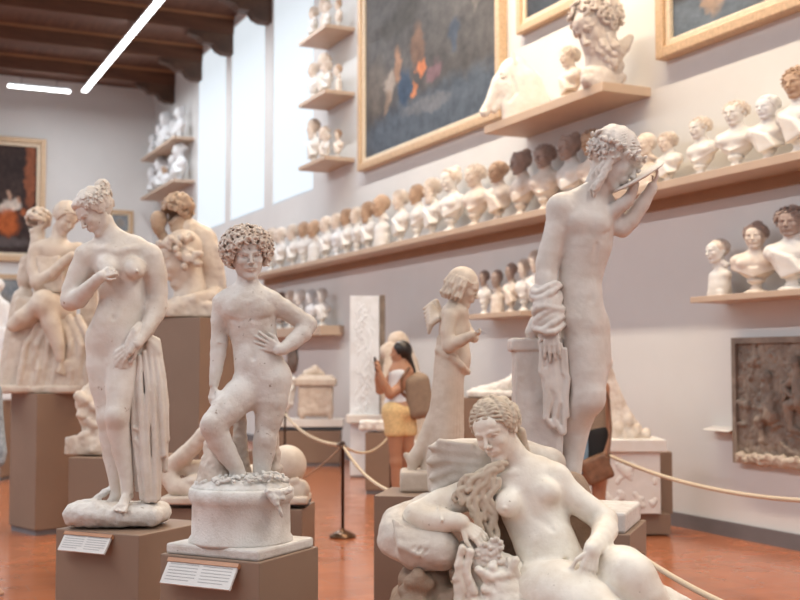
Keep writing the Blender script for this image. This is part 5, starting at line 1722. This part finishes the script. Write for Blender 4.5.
# chest-shaped sarcophagus
D = 17.0
f, vr = simple_root('sarcophagus_cast', 'cream chest-shaped sarcophagus with a small figure on its lid, between boy and tall slab', 315, 419, D, 'sculpture')
h = Sculpt()
f.bx((316, 400, 0), (17, 11, 14), rd=2, S=h); f.ch([(301, 404, 0, 3), (301, 414, 0, 4)], 2, S=h); f.bx((316, 412, 0), (15, 10, 4), rd=3, k=3, S=h)
for q in (302, 330): f.ch([(q, 410, -8, 3.4), (q, 417, -9, 3.0)], 2, S=h)
f.build('chest', M['far'], vr, S=h, vox=.9, noise=.5, nscale=.05)
h = Sculpt(); f.bx((316, 382, 0), (20.5, 13.5, 4), rd=1.5, S=h); f.bx((316, 378, 0), (17, 11, 3), rd=2, k=2, S=h)
lid = f.build('lid', M['far'], vr, S=h, vox=.9)
h = Sculpt(); f.ch([(306, 374, 0, 4), (315, 371, 0, 5), (322, 374, 0, 3)], 3, S=h); f.el((315, 368, 0), (3, 3, 3), k=2, S=h)
me = h.mesh('lid_figure', .8 * f.m, 0, .05, vr['_o']); link('lid_figure', me, M['far'], lid)
f, vs_ = simple_root('marble_slab', 'long white marble slab carrying the chest-shaped sarcophagus', 306, 430, D, 'slab')
box_v(vs_, 'slab_body', M['white'], 269, 343, 419, 427, D - .18, .40)
box_v(vs_, 'dark_strip', M['darkstrip'], 270, 342, 427, 430, D - .16, .36)  # thin dark strip along the underside of the slab
cz = f.pt(315, 430)[2]
c_ = unproj(340, 430, D - .2)
plinth('long low brown plinth under the sarcophagus', (c_[0], c_[1], cz), .98, .36, 2, ztop=cz)
D = 16.9
f, vr = simple_root('lying_lion_cast', 'pale lumpy plaster cast lying left of the sarcophagus, partly hidden by the curly boy', 284, 419, D, 'sculpture')
f.ch([(278, 412, 0, 6), (287, 402, 0, 7), (291, 388, 0, 5)], 4); f.ch([(291, 388, 0, 4), (293, 380, 0, 3)], 2); f.el((278, 413, 0), (9, 8, 5), k=4)
f.build('body', M['white'], vr, vox=.8, noise=1.5, nscale=.06)
# oval relief hanging on the wall
a = onwall(294, 372); b = onwall(290, 345); 
t_ = thing('oval_relief', 'small grey-brown relief hanging on the right wall above the sarcophagus, left of it', 'relief', (WX, a.y, a.z), -PI / 2)
S_ = Sculpt(); S_.ell((0, -.03, .24), (.22, .05, .26)); S_.ell((0, -.07, .30), (.09, .06, .12), k=.05); S_.ell((0, -.06, .14), (.14, .05, .09), k=.05)
link('plaque', S_.mesh('plaque', .015, .01, .05), M['relief'], t_)

# draped white statue far behind the boy and blue-white casts at the far left
for px, y0, y1, D, lab, mat in [(222, 330, 452, 12.5, 'cream draped statue seen between the hanging arm and body of the curly boy', 'far'),
                      (-4, 280, 400, 15.0, 'blue-white draped cast at the far left edge behind the seated pair', 'bluewhite'),
                      (103, 262, 380, 16.0, 'blurred pale statue just left of the hip of the standing nude', 'far')]:
    f, vr = simple_root('draped_statue', lab, px, y1, D)
    s_ = (y1 - y0) / 120
    f.ch([(px, y0 + 26 * s_, 0, 10 * s_), (px + 2, y0 + 50 * s_, 0, 11 * s_), (px, y0 + 85 * s_, 0, 14 * s_), (px - 2, y1 - 4, 0, 17 * s_)], 5, flat=.8)
    f.ch([(px - 9 * s_, y0 + 26 * s_, 0, 5 * s_), (px - 13 * s_, y0 + 45 * s_, -5, 4.5 * s_), (px - 2 * s_, y0 + 52 * s_, -12, 4 * s_)], 3)
    f.ch([(px + 9 * s_, y0 + 26 * s_, 0, 5 * s_), (px + 14 * s_, y0 + 48 * s_, -3, 4.5 * s_), (px + 10 * s_, y0 + 62 * s_, -12, 4 * s_)], 3)
    f.ch([(px, y0 + 14 * s_, 0, 4 * s_), (px, y0 + 24 * s_, 0, 6 * s_)], 3)
    t = f.head((px, y0 + 8 * s_, 0), (-.5, -.8, -.2), (0, 0, 1), 18 * s_); face(f.S, t)
    f.build('body', M[mat], vr, vox=1.1)
    h = Sculpt(); hair_cap(h, t, 1.1); t.e(h, (0, -.15, -.02), (.27, .4, .28), .02, True)
    f.build('hair', M[mat], vr, S=h, vox=.9)
    h = Sculpt()
    for i in range(9): f.ch([(px - 9 * s_ + i * 2.2, y0 + 50 * s_, -9 * s_, 2.4), (px - 13 * s_ + i * 3.2, y0 + 85 * s_, -12 * s_, 2.8), (px - 16 * s_ + i * 4, y1, -14 * s_, 3)], 2, S=h)
    f.build('drapery', M[mat], vr, S=h, vox=1.1)
    cz = f.pt(px, y1)[2]
    plinth('brown plinth under the ' + lab.split(' statue')[0].split(' cast')[0] + ' figure ' + {12.5: 'behind the boy', 15.0: 'at the far left edge', 16.0: 'behind the standing nude'}[D], (f.pt(px, 0)[0] + .3, D - .3, cz), .6, .6, 4, ztop=cz)

# white cast on a low wall plinth between winged child and youth
D = 12.3
f, vr = simple_root('lying_cast', 'bright white plaster cast lying low between the winged child and the pillar of the youth', 497, 397, D, 'sculpture')
f.ch([(474, 392, 0, 4), (492, 389, 0, 5.5), (508, 384, 0, 6), (520, 378, 0, 6)], 4); f.ch([(508, 384, 0, 4), (517, 372, 0, 3)], 3); f.bx((497, 394, 0), (30, 12, 3), rd=1.5, k=2)
f.build('body', M['white'], vr, vox=.9, noise=.8, nscale=.04)
cz = f.pt(497, 397.5)[2]
plinth('pale brown plinth under the bright white lying cast, against the right wall', (unproj(535, 0, 12.1)[0], 12.1, cz), .84, .34, 3, ztop=cz)

# altar with draped monument on the right
D = 10.3
f, vr = simple_root('altar_monument', 'white carved altar block with a veiled monument on top, right of the youth', 636, 525, D, 'sculpture', z=0)
h = Sculpt()
f.ch([(598, 338, 6, 3), (604, 372, 6, 9), (612, 410, 6, 15), (622, 436, 6, 22)], 6, S=h, flat=.6)
for i in range(8): f.ch([(599, 340, -1, 1.6), (602 + i * 2, 385, -3, 2.4), (604 + i * 5, 438, -6, 3)], 1.5, S=h)
for p in ((606, 425), (618, 428), (628, 420), (637, 430), (646, 434), (632, 436), (603, 368), (608, 362)): f.el((p[0], p[1], -7), (5, 5, 6), k=2, S=h)
f.build('veiled_monument', M['cream'], vr, S=h, vox=1.0, noise=.8, nscale=.04)
box_v(vr, 'cornice', M['white'], 590, 667, 440, 452, D - .32, .50)
blk = box_v(vr, 'altar_block', M['white'], 594, 661, 452, 514, D - .28, .32)
h = Sculpt()
f.bx((628, 483, -29.3), (27, 1.2, 23), rd=.5, S=h)
rs = random.Random(5)
for i in range(26):
    x = rs.uniform(600, 656); y = rs.uniform(460, 506)
    f.ch([(x, y, -30.2, 2.6), (x + rs.uniform(-4, 4), y + rs.uniform(-4, 4), -30.6, 2.2), (x + rs.uniform(-5, 5), y + rs.uniform(-5, 5), -30.2, 2)], 2, S=h)
me = h.mesh('carved_relief', .9 * f.m, 0, .05, vr['_o']); link('carved_relief', me, M['white'], blk)
box_v(vr, 'brown_plinth', M['plinth'], 604, 673, 452, 514, D + .04, .16)
box_v(vr, 'plinth_foot', M['plinth'], 600, 671, 514, 534.5, D - .22, .42)

# dark relief panel on the wall
a = onwall(741, 462); b = onwall(741, 338); c = onwall(960, 462)
w = (a.y - c.y) / 2; hgt = b.z - a.z
t_ = thing('dark_relief_panel', 'dark brown framed bronze-like relief panel hanging at the right edge of the photo', 'relief', (WX, (a.y + c.y) / 2, a.z), -PI / 2)
S_ = Sculpt(); S_.rbox((0, -.03, hgt / 2), (w - .03, .03, hgt / 2 - .02), rd=.01)
rs = random.Random(17)
for i in range(46):
    x = rs.uniform(-w + .1, w - .1); z = rs.uniform(.12, hgt - .15); a_ = rs.uniform(0, PI); L = rs.uniform(.05, .13)
    S_.cone((x, -.06, z), (x + L * math.cos(a_), -.075, z + L * math.sin(a_)), rs.uniform(.018, .035), .015, .02)
for (x, z) in ((-w + .42, .5), (-w + .75, .62), (-w + 1.2, .5)):   # figures
    S_.ell((x, -.09, z + .22), (.045, .045, .055), k=.01); S_.cone((x, -.07, z + .14), (x + .04, -.07, z - .08), .06, .075, .03)
    S_.chain([((x - .02, -.08, z + .12), .028), ((x - .12, -.10, z + .02), .024), ((x - .02, -.12, z - .04), .02)], .02); S_.chain([((x + .03, -.08, z - .08), .045), ((x - .08, -.10, z - .12), .04), ((x - .06, -.08, z - .30), .026)], .02)
link('relief_field', S_.mesh('relief_field', .009, .012, .04), M['relief'], t_)
q = MB(); q.box((-w, -.09, 0), (-w + .05, 0, hgt)); q.box((w - .05, -.09, 0), (w, 0, hgt)); q.box((-w + .05, -.09, hgt - .05), (w - .05, 0, hgt)); q.build('frame', M['relief'], t_)
S_ = Sculpt(); S_.rbox((0, -.055, .045), (w - .04, .05, .04), rd=.02)
for i in range(40): S_.ell((-w + .08 + i * (2 * w - .16) / 39, -.10, .06 + .02 * math.sin(i * 2.1)), (.035, .02, .03), k=.02)
link('broken_rim', S_.mesh('broken_rim', .009, .012, .03), M['reliefw'], t_)
a = onwall(740, 428); b = onwall(714, 428)
t_ = thing('wall_label', 'small white label on a tilted holder left of the dark relief panel', 'label', (WX, (a.y + b.y) / 2, a.z), -PI / 2)
w = (b.y - a.y) / 2
MB().box((-w, -.14, 0), (w, 0, .006), Matrix.Rotation(math.radians(14), 4, 'X')).build('card', M['label'], t_)
MB().box((-w * .8, -.02, -.05), (w * .8, 0, .0)).build('holder', M['labeledge'], t_)


# ------------------------------------------------------------------ posts and ropes
def post(px, D, label, top=.80, dz=0):
    v = unproj(px, 400, D); v = np.array([v[0], D, 0])
    t = vroot('stanchion_post', label, 'stanchion', v, 'rope posts')
    MB().lathe([(.0, 0), (.115, 0), (.115, .015), (.10, .03), (.05, .055), (.02, .065), (.018, .08)], 28).build('base', M['brass'], t, smooth=True)
    MB().lathe([(.014, .06), (.014, top), (.018, top), (.02, top + .012), (.01, top + .024), (0.001, top + .026)], 14).build('pole', M['post'], t, smooth=True)
    return np.array([v[0], D, top - .01])


def rope(name_label, A, B, sag, r=.013, mat='rope'):
    A = np.array(A); B = np.array(B); c = (A + B) / 2
    t = vroot('barrier_rope', name_label, 'rope', np.array([c[0], c[1], min(A[2], B[2])]), None)
    o = t['_o']; pts = []
    for i in range(25):
        u = i / 24; p = A * (1 - u) + B * u; p = p - np.array([0, 0, 4 * sag * u * (1 - u)])
        pts.append(tuple(p - o))
    me = MB().tube(pts, r, 8)
    ob = me.build('rope_line', M[mat], t, smooth=True)
    k = MB(); k.tube([pts[0], pts[1]], r * 1.5, 8); k.build('hook', M['brass'], t, smooth=True)
    return t


pA = post(343, 10.0, 'dark rope post with domed brass base on the red floor between boy and reclining nude')
pB = post(285, 16.2, 'far rope post left of the sarcophagus plinth')
pC = post(391, 11.6, 'dark rope post beside the legs of the visitor with the backpack')
rope('rope running back from the middle post to the far post beside the sarcophagus', pA, pB, .10, .016)
rope('rope hanging from the middle post down to the plinth of the winged child', pA, unproj(392, 492, 7.0), .06, .012)
rope('thin rope from the middle post to the post beside the backpack visitor', pA, pC, .12, .011)
rope('dark thin rope going left from the middle post behind the curly boy', pA, unproj(258, 500, 8.4), .06, .006, 'bag')
pD = post(601, 9.25, 'rope post hidden behind the leaning youth, start of the long right rope')
pE = post(905, 6.0, 'rope post just outside the right edge of the photo')
rope('long rope sagging across the right wall below the dark relief', pD, pE, .13, .014)
rope('foreground rope in the lower right corner running off the plinth of the leaning youth', unproj(636, 553, 4.72), unproj(800, 632, 3.7), .03, .012)

# ------------------------------------------------------------------ visitors
D = 11.0
f, vr = simple_root('person', 'woman with dark braid, white top and yellow shorts photographing the tall slab, backpack on', 398, 520, D, 'person', z=0)
ztoe = 363 + EYE * FOC / D
f.ch([(398, 404, 0, 13), (400, 390, 0, 11), (401, 378, 0, 12), (401, 372, 0, 12)], 5, flat=.75)
f.el((400, 409, 0), (15, 12, 11), k=6)
f.ch([(402, 360, 0, 4.5), (402, 370, 0, 6)], 4)
f.ch([(407, 373, -3, 6), (400, 388, -8, 5), (390, 394, -12, 4.6)], 3); f.ch([(390, 394, -12, 4.6), (384, 384, -15, 4), (380, 374, -16, 3)], 2)
f.ch([(395, 372, 5, 5.5), (386, 386, 4, 4.6), (380, 390, 2, 4.2)], 3); f.ch([(380, 390, 2, 4.2), (378, 380, -2, 3.6), (378, 372, -6, 2.8)], 2)
f.hand((380, 374, -16), (-.1, -1, .1), (-.9, 0, .3), 16, curl=.6, side=1); f.hand((378, 372, -6), (.1, -1, 0), (-.9, 0, -.3), 16, curl=.6, side=-1)
for q, x in ((-5, 393), (5, 405)):
    f.ch([(x + 1, 412, q, 9.5), (x + 2, 436, q, 7.6), (x + 3, 460, q + 1, 5.6), (x + 3, 462, q + 1, 5.6)], 4)
    f.ch([(x + 3, 462, q + 1, 5.5), (x + 4, 480, q + 3, 6), (x + 5, 505, q + 3, 3.6), (x + 5, ztoe - 8, q + 3, 3.4)], 3)
    f.foot((x + 5, ztoe - 7, q + 3), (-1, .05, -.3), 24)
t = f.head((400, 353, 0), (-.93, .10, .02), (0, 0, 1), 23)
face(f.S, t)
f.build('body', M['skin'], vr, vox=.9)
h = Sculpt(); hair_cap(h, t, 1.12); t.e(h, (0, -.18, -.02), (.30, .38, .26), .02, True); t.e(h, (0, .30, .05), (.27, .22, .28), .05)
f.ch([(408, 358, 2, 4), (412, 368, 3, 3.4), (415, 382, 3, 2.4)], 2, S=h)
f.build('hair', M['hair'], vr, S=h, vox=.8)
h = Sculpt()
f.ch([(398, 405, 0, 14), (400, 390, 0, 12.2), (401, 377, 0, 12.6)], 5, S=h, flat=.8); f.ch([(395, 372, -2, 3), (394, 366, 0, 2.4)], 2, S=h); f.ch([(407, 372, 0, 3), (406, 366, 0, 2.2)], 2, S=h)
f.el((401, 373, 0), (10, 9, 6), k=4, S=h)
f.build('tank_top', M['tank'], vr, S=h, vox=.9)
h = Sculpt(); f.el((399, 411, 0), (16.5, 13.5, 12), k=5, S=h)
for q, x in ((-5, 393), (5, 405)): f.ch([(x, 412, q, 11), (x + 2, 431, q, 10.5)], 4, S=h)
f.bx((399, 446, 0), (30, 30, 10), rd=.2, k=.5, sub=True, S=h)
f.build('shorts', M['shorts'], vr, S=h, vox=.9)
h = Sculpt(); f.bx((418, 396, 0), (14, 12, 22), roll=-10, rd=8, k=3, S=h); f.bx((422, 408, 2), (12, 12, 9), roll=-10, rd=5, k=3, S=h); f.ch([(411, 376, 4, 5), (418, 376, 5, 4)], 3, S=h)
bp = f.build('backpack', M['pack'], vr, S=h, vox=.9)
h = Sculpt(); f.ch([(409, 368, -8, 1.6), (402, 378, -14, 1.6), (402, 392, -12, 1.6), (410, 402, -4, 1.6)], 1, S=h)
me = h.mesh('shoulder_strap', .7 * f.m, 0, .05, vr['_o']); link('shoulder_strap', me, M['bag'], bp)
h = Sculpt(); f.bx((375.5, 364, -10), (1.2, 4, 7), roll=-6, rd=.6, S=h)
fv, vph = simple_root('camera_phone', 'dark phone held up by the visitor with the backpack', 375.5, 371, D, 'phone')
me = h.mesh('phone_body', .35 * f.m, 0, .05, vph['_o']); link('phone_body', me, M['phone'], vph)

D = 8.8
f, vr = simple_root('person', 'visitor with brown shoulder bag mostly hidden behind the leaning youth', 594, 555, D, 'person', z=0)
ztoe = 363 + EYE * FOC / D
f.ch([(590, 440, 0, 16), (590, 415, 0, 14), (590, 392, 0, 16)], 6, flat=.7)
f.el((590, 386, 0), (18, 10, 8), k=6)
f.ch([(590, 372, 0, 6), (590, 384, 0, 8)], 4)
f.ch([(604, 389, 0, 5.5), (606, 410, 0, 4.6), (607, 428, 0, 4.4)], 3); f.ch([(607, 428, 0, 4.4), (607, 445, -5, 3.6), (604, 455, -10, 3)], 2)
f.ch([(575, 389, 0, 6), (572, 412, 0, 5), (573, 440, -6, 4)], 3)
f.hand((604, 455, -10), (-.3, .9, -.1), (-.8, 0, .3), 17, curl=.6, side=1); f.hand((573, 440, -6), (.1, 1, -.1), (.8, 0, .3), 17, curl=.6, side=-1)
for q in (-1, 1):
    f.ch([(590 + 8 * q, 445, 0, 11), (590 + 9 * q, 478, 0, 8), (590 + 9 * q, 500, 0, 6.5), (590 + 9 * q, 530, 2, 5), (590 + 9 * q, ztoe - 9, 2, 4.5)], 4)
    f.foot((590 + 9 * q, ztoe - 8, 2), (.1 * q, .1, -1), 28)
t = f.head((591, 360, 0), (.3, -.9, -.1), (0, 0, 1), 29); face(f.S, t)
f.build('body', M['skin'], vr, vox=1.1)
h = Sculpt(); hair_cap(h, t, 1.1); t.e(h, (0, -.16, -.02), (.27, .38, .28), .02, True); t.e(h, (.3, .05, -.05), (.08, .2, .25), .03); t.e(h, (-.3, .05, -.05), (.08, .2, .25), .03)
f.build('hair', M['hair'], vr, S=h, vox=.9)
h = Sculpt(); f.ch([(590, 432, 0, 16.5), (590, 412, 0, 15.5), (590, 390, 0, 16.5)], 5, S=h, flat=.75); f.el((590, 386, 0), (17, 10, 8), k=5, S=h)
f.build('top', M['pack'], vr, S=h, vox=1.1)
h = Sculpt(); f.ch([(592, 436, 0, 17), (592, 462, 0, 18)], 5, S=h, flat=.8); f.bx((592, 484, 0), (30, 30, 8), rd=.3, sub=True, k=.6, S=h)
f.build('skirt', M['black'], vr, S=h, vox=1.0)
h = Sculpt(); f.ch([(578, 436, -12, 5), (581, 452, -14, 6), (580, 470, -13, 5)], 3, S=h); f.ch([(584, 440, -13, 4), (584, 462, -14, 4)], 3, S=h)
f.build('denim_jacket', M['denim'], vr, S=h, vox=1.0)
fb, vb = simple_root('shoulder_bag', 'brown leather bag hanging at the side of the half-hidden visitor', 597, 486, D - .2, 'bag')
h = Sculpt(); f.bx((597, 469, -22), (14, 6, 13), roll=-22, rd=4, S=h); me = h.mesh('bag_body', .9 * f.m, .3 * f.m, .05, vb['_o']); link('bag_body', me, M['bag'], vb)
h = Sculpt(); f.ch([(608, 460, -20, 1.3), (611, 430, -12, 1.3), (609, 400, -6, 1.3), (603, 383, -4, 1.3)], 1, S=h); me = h.mesh('bag_strap', .6 * f.m, 0, .05, vb['_o']); link('bag_strap', me, M['bag'], vb)

D = 7.6
f, vr = simple_root('person', 'visitor in grey top almost wholly outside the left edge of the photo', -26, 590, D, 'person', z=0)
zt = 363 + EYE * FOC / D
f.ch([(-26, 470, 0, 19), (-26, 430, 0, 17), (-27, 396, 0, 20)], 6, flat=.7); f.el((-27, 388, 0), (24, 13, 10), k=6); f.ch([(-27, 362, 0, 8), (-27, 384, 0, 9)], 4)
f.ch([(-8, 392, 0, 8), (-5, 425, 0, 7), (-2, 452, -4, 6.5)], 4); f.ch([(-2, 452, -4, 6), (-8, 470, -14, 5), (-14, 480, -20, 4)], 3); f.hand((-14, 480, -20), (-.7, .5, -.3), (0, .3, 1), 22, curl=.6)
f.ch([(-46, 392, 0, 8), (-50, 430, 0, 7), (-48, 465, -6, 5)], 4); f.hand((-48, 465, -6), (.2, 1, -.2), (.8, 0, .3), 22, curl=.5)
for q in (-1, 1):
    f.ch([(-26 + 9 * q, 470, 0, 14), (-26 + 11 * q, 520, 0, 10), (-26 + 13 * q, zt - 10, 2, 6)], 4)
    f.foot((-25 + 15 * q, zt - 12, 2), (.6 * q, .1, -.9), 34)
t = f.head((-27, 345, 0), (.5, -.8, 0), (0, 0, 1), 38); face(f.S, t)
f.build('body', M['skin'], vr, vox=1.2)
h = Sculpt(); hair_cap(h, t, 1.1); t.e(h, (0, -.16, -.02), (.27, .38, .28), .02, True); f.build('hair', M['hair'], vr, S=h, vox=1.1)
h = Sculpt(); f.ch([(-26, 470, 0, 21), (-26, 430, 0, 19), (-27, 396, 0, 21)], 6, S=h, flat=.75); f.ch([(-8, 392, 0, 9.5), (-5, 425, 0, 8.6), (-2, 452, -4, 8.4), (-3, 460, -6, 8)], 4, S=h); f.ch([(-46, 392, 0, 9.5), (-50, 430, 0, 8.6), (-49, 452, -4, 7)], 4, S=h)
f.build('sweater', M['greycloth'], vr, S=h, vox=1.2)
h = Sculpt()
for q in (-1, 1): f.ch([(-26 + 9 * q, 466, 0, 16), (-26 + 11 * q, 520, 0, 12), (-26 + 13 * q, zt - 18, 2, 8)], 5, S=h)
f.build('trousers', M['denim'], vr, S=h, vox=1.2)
# ------------------------------------------------------------------ camera and finish
cd = bpy.data.cameras.new('camera'); cam = bpy.data.objects.new('camera', cd); COL.objects.link(cam)
cd.sensor_width = 36; cd.lens = FOC * 36 / 800
cam.location = (0, 0, EYE); cam.rotation_euler = (PI / 2 + PITCH, 0, -YAW)
cd.dof.use_dof = True; cd.dof.focus_distance = 4.1; cd.dof.aperture_fstop = 3.4
cd.clip_end = 200
sc.camera = cam
vs = sc.view_settings
vs.view_transform = 'Standard'; vs.look = 'None'; vs.gamma = 1; vs.use_curve_mapping = False
vs.exposure = -0.16
for o in bpy.data.objects:
    if '_o' in o: del o['_o']
    for k in ('_z', '_x'):
        if k in o: del o[k]
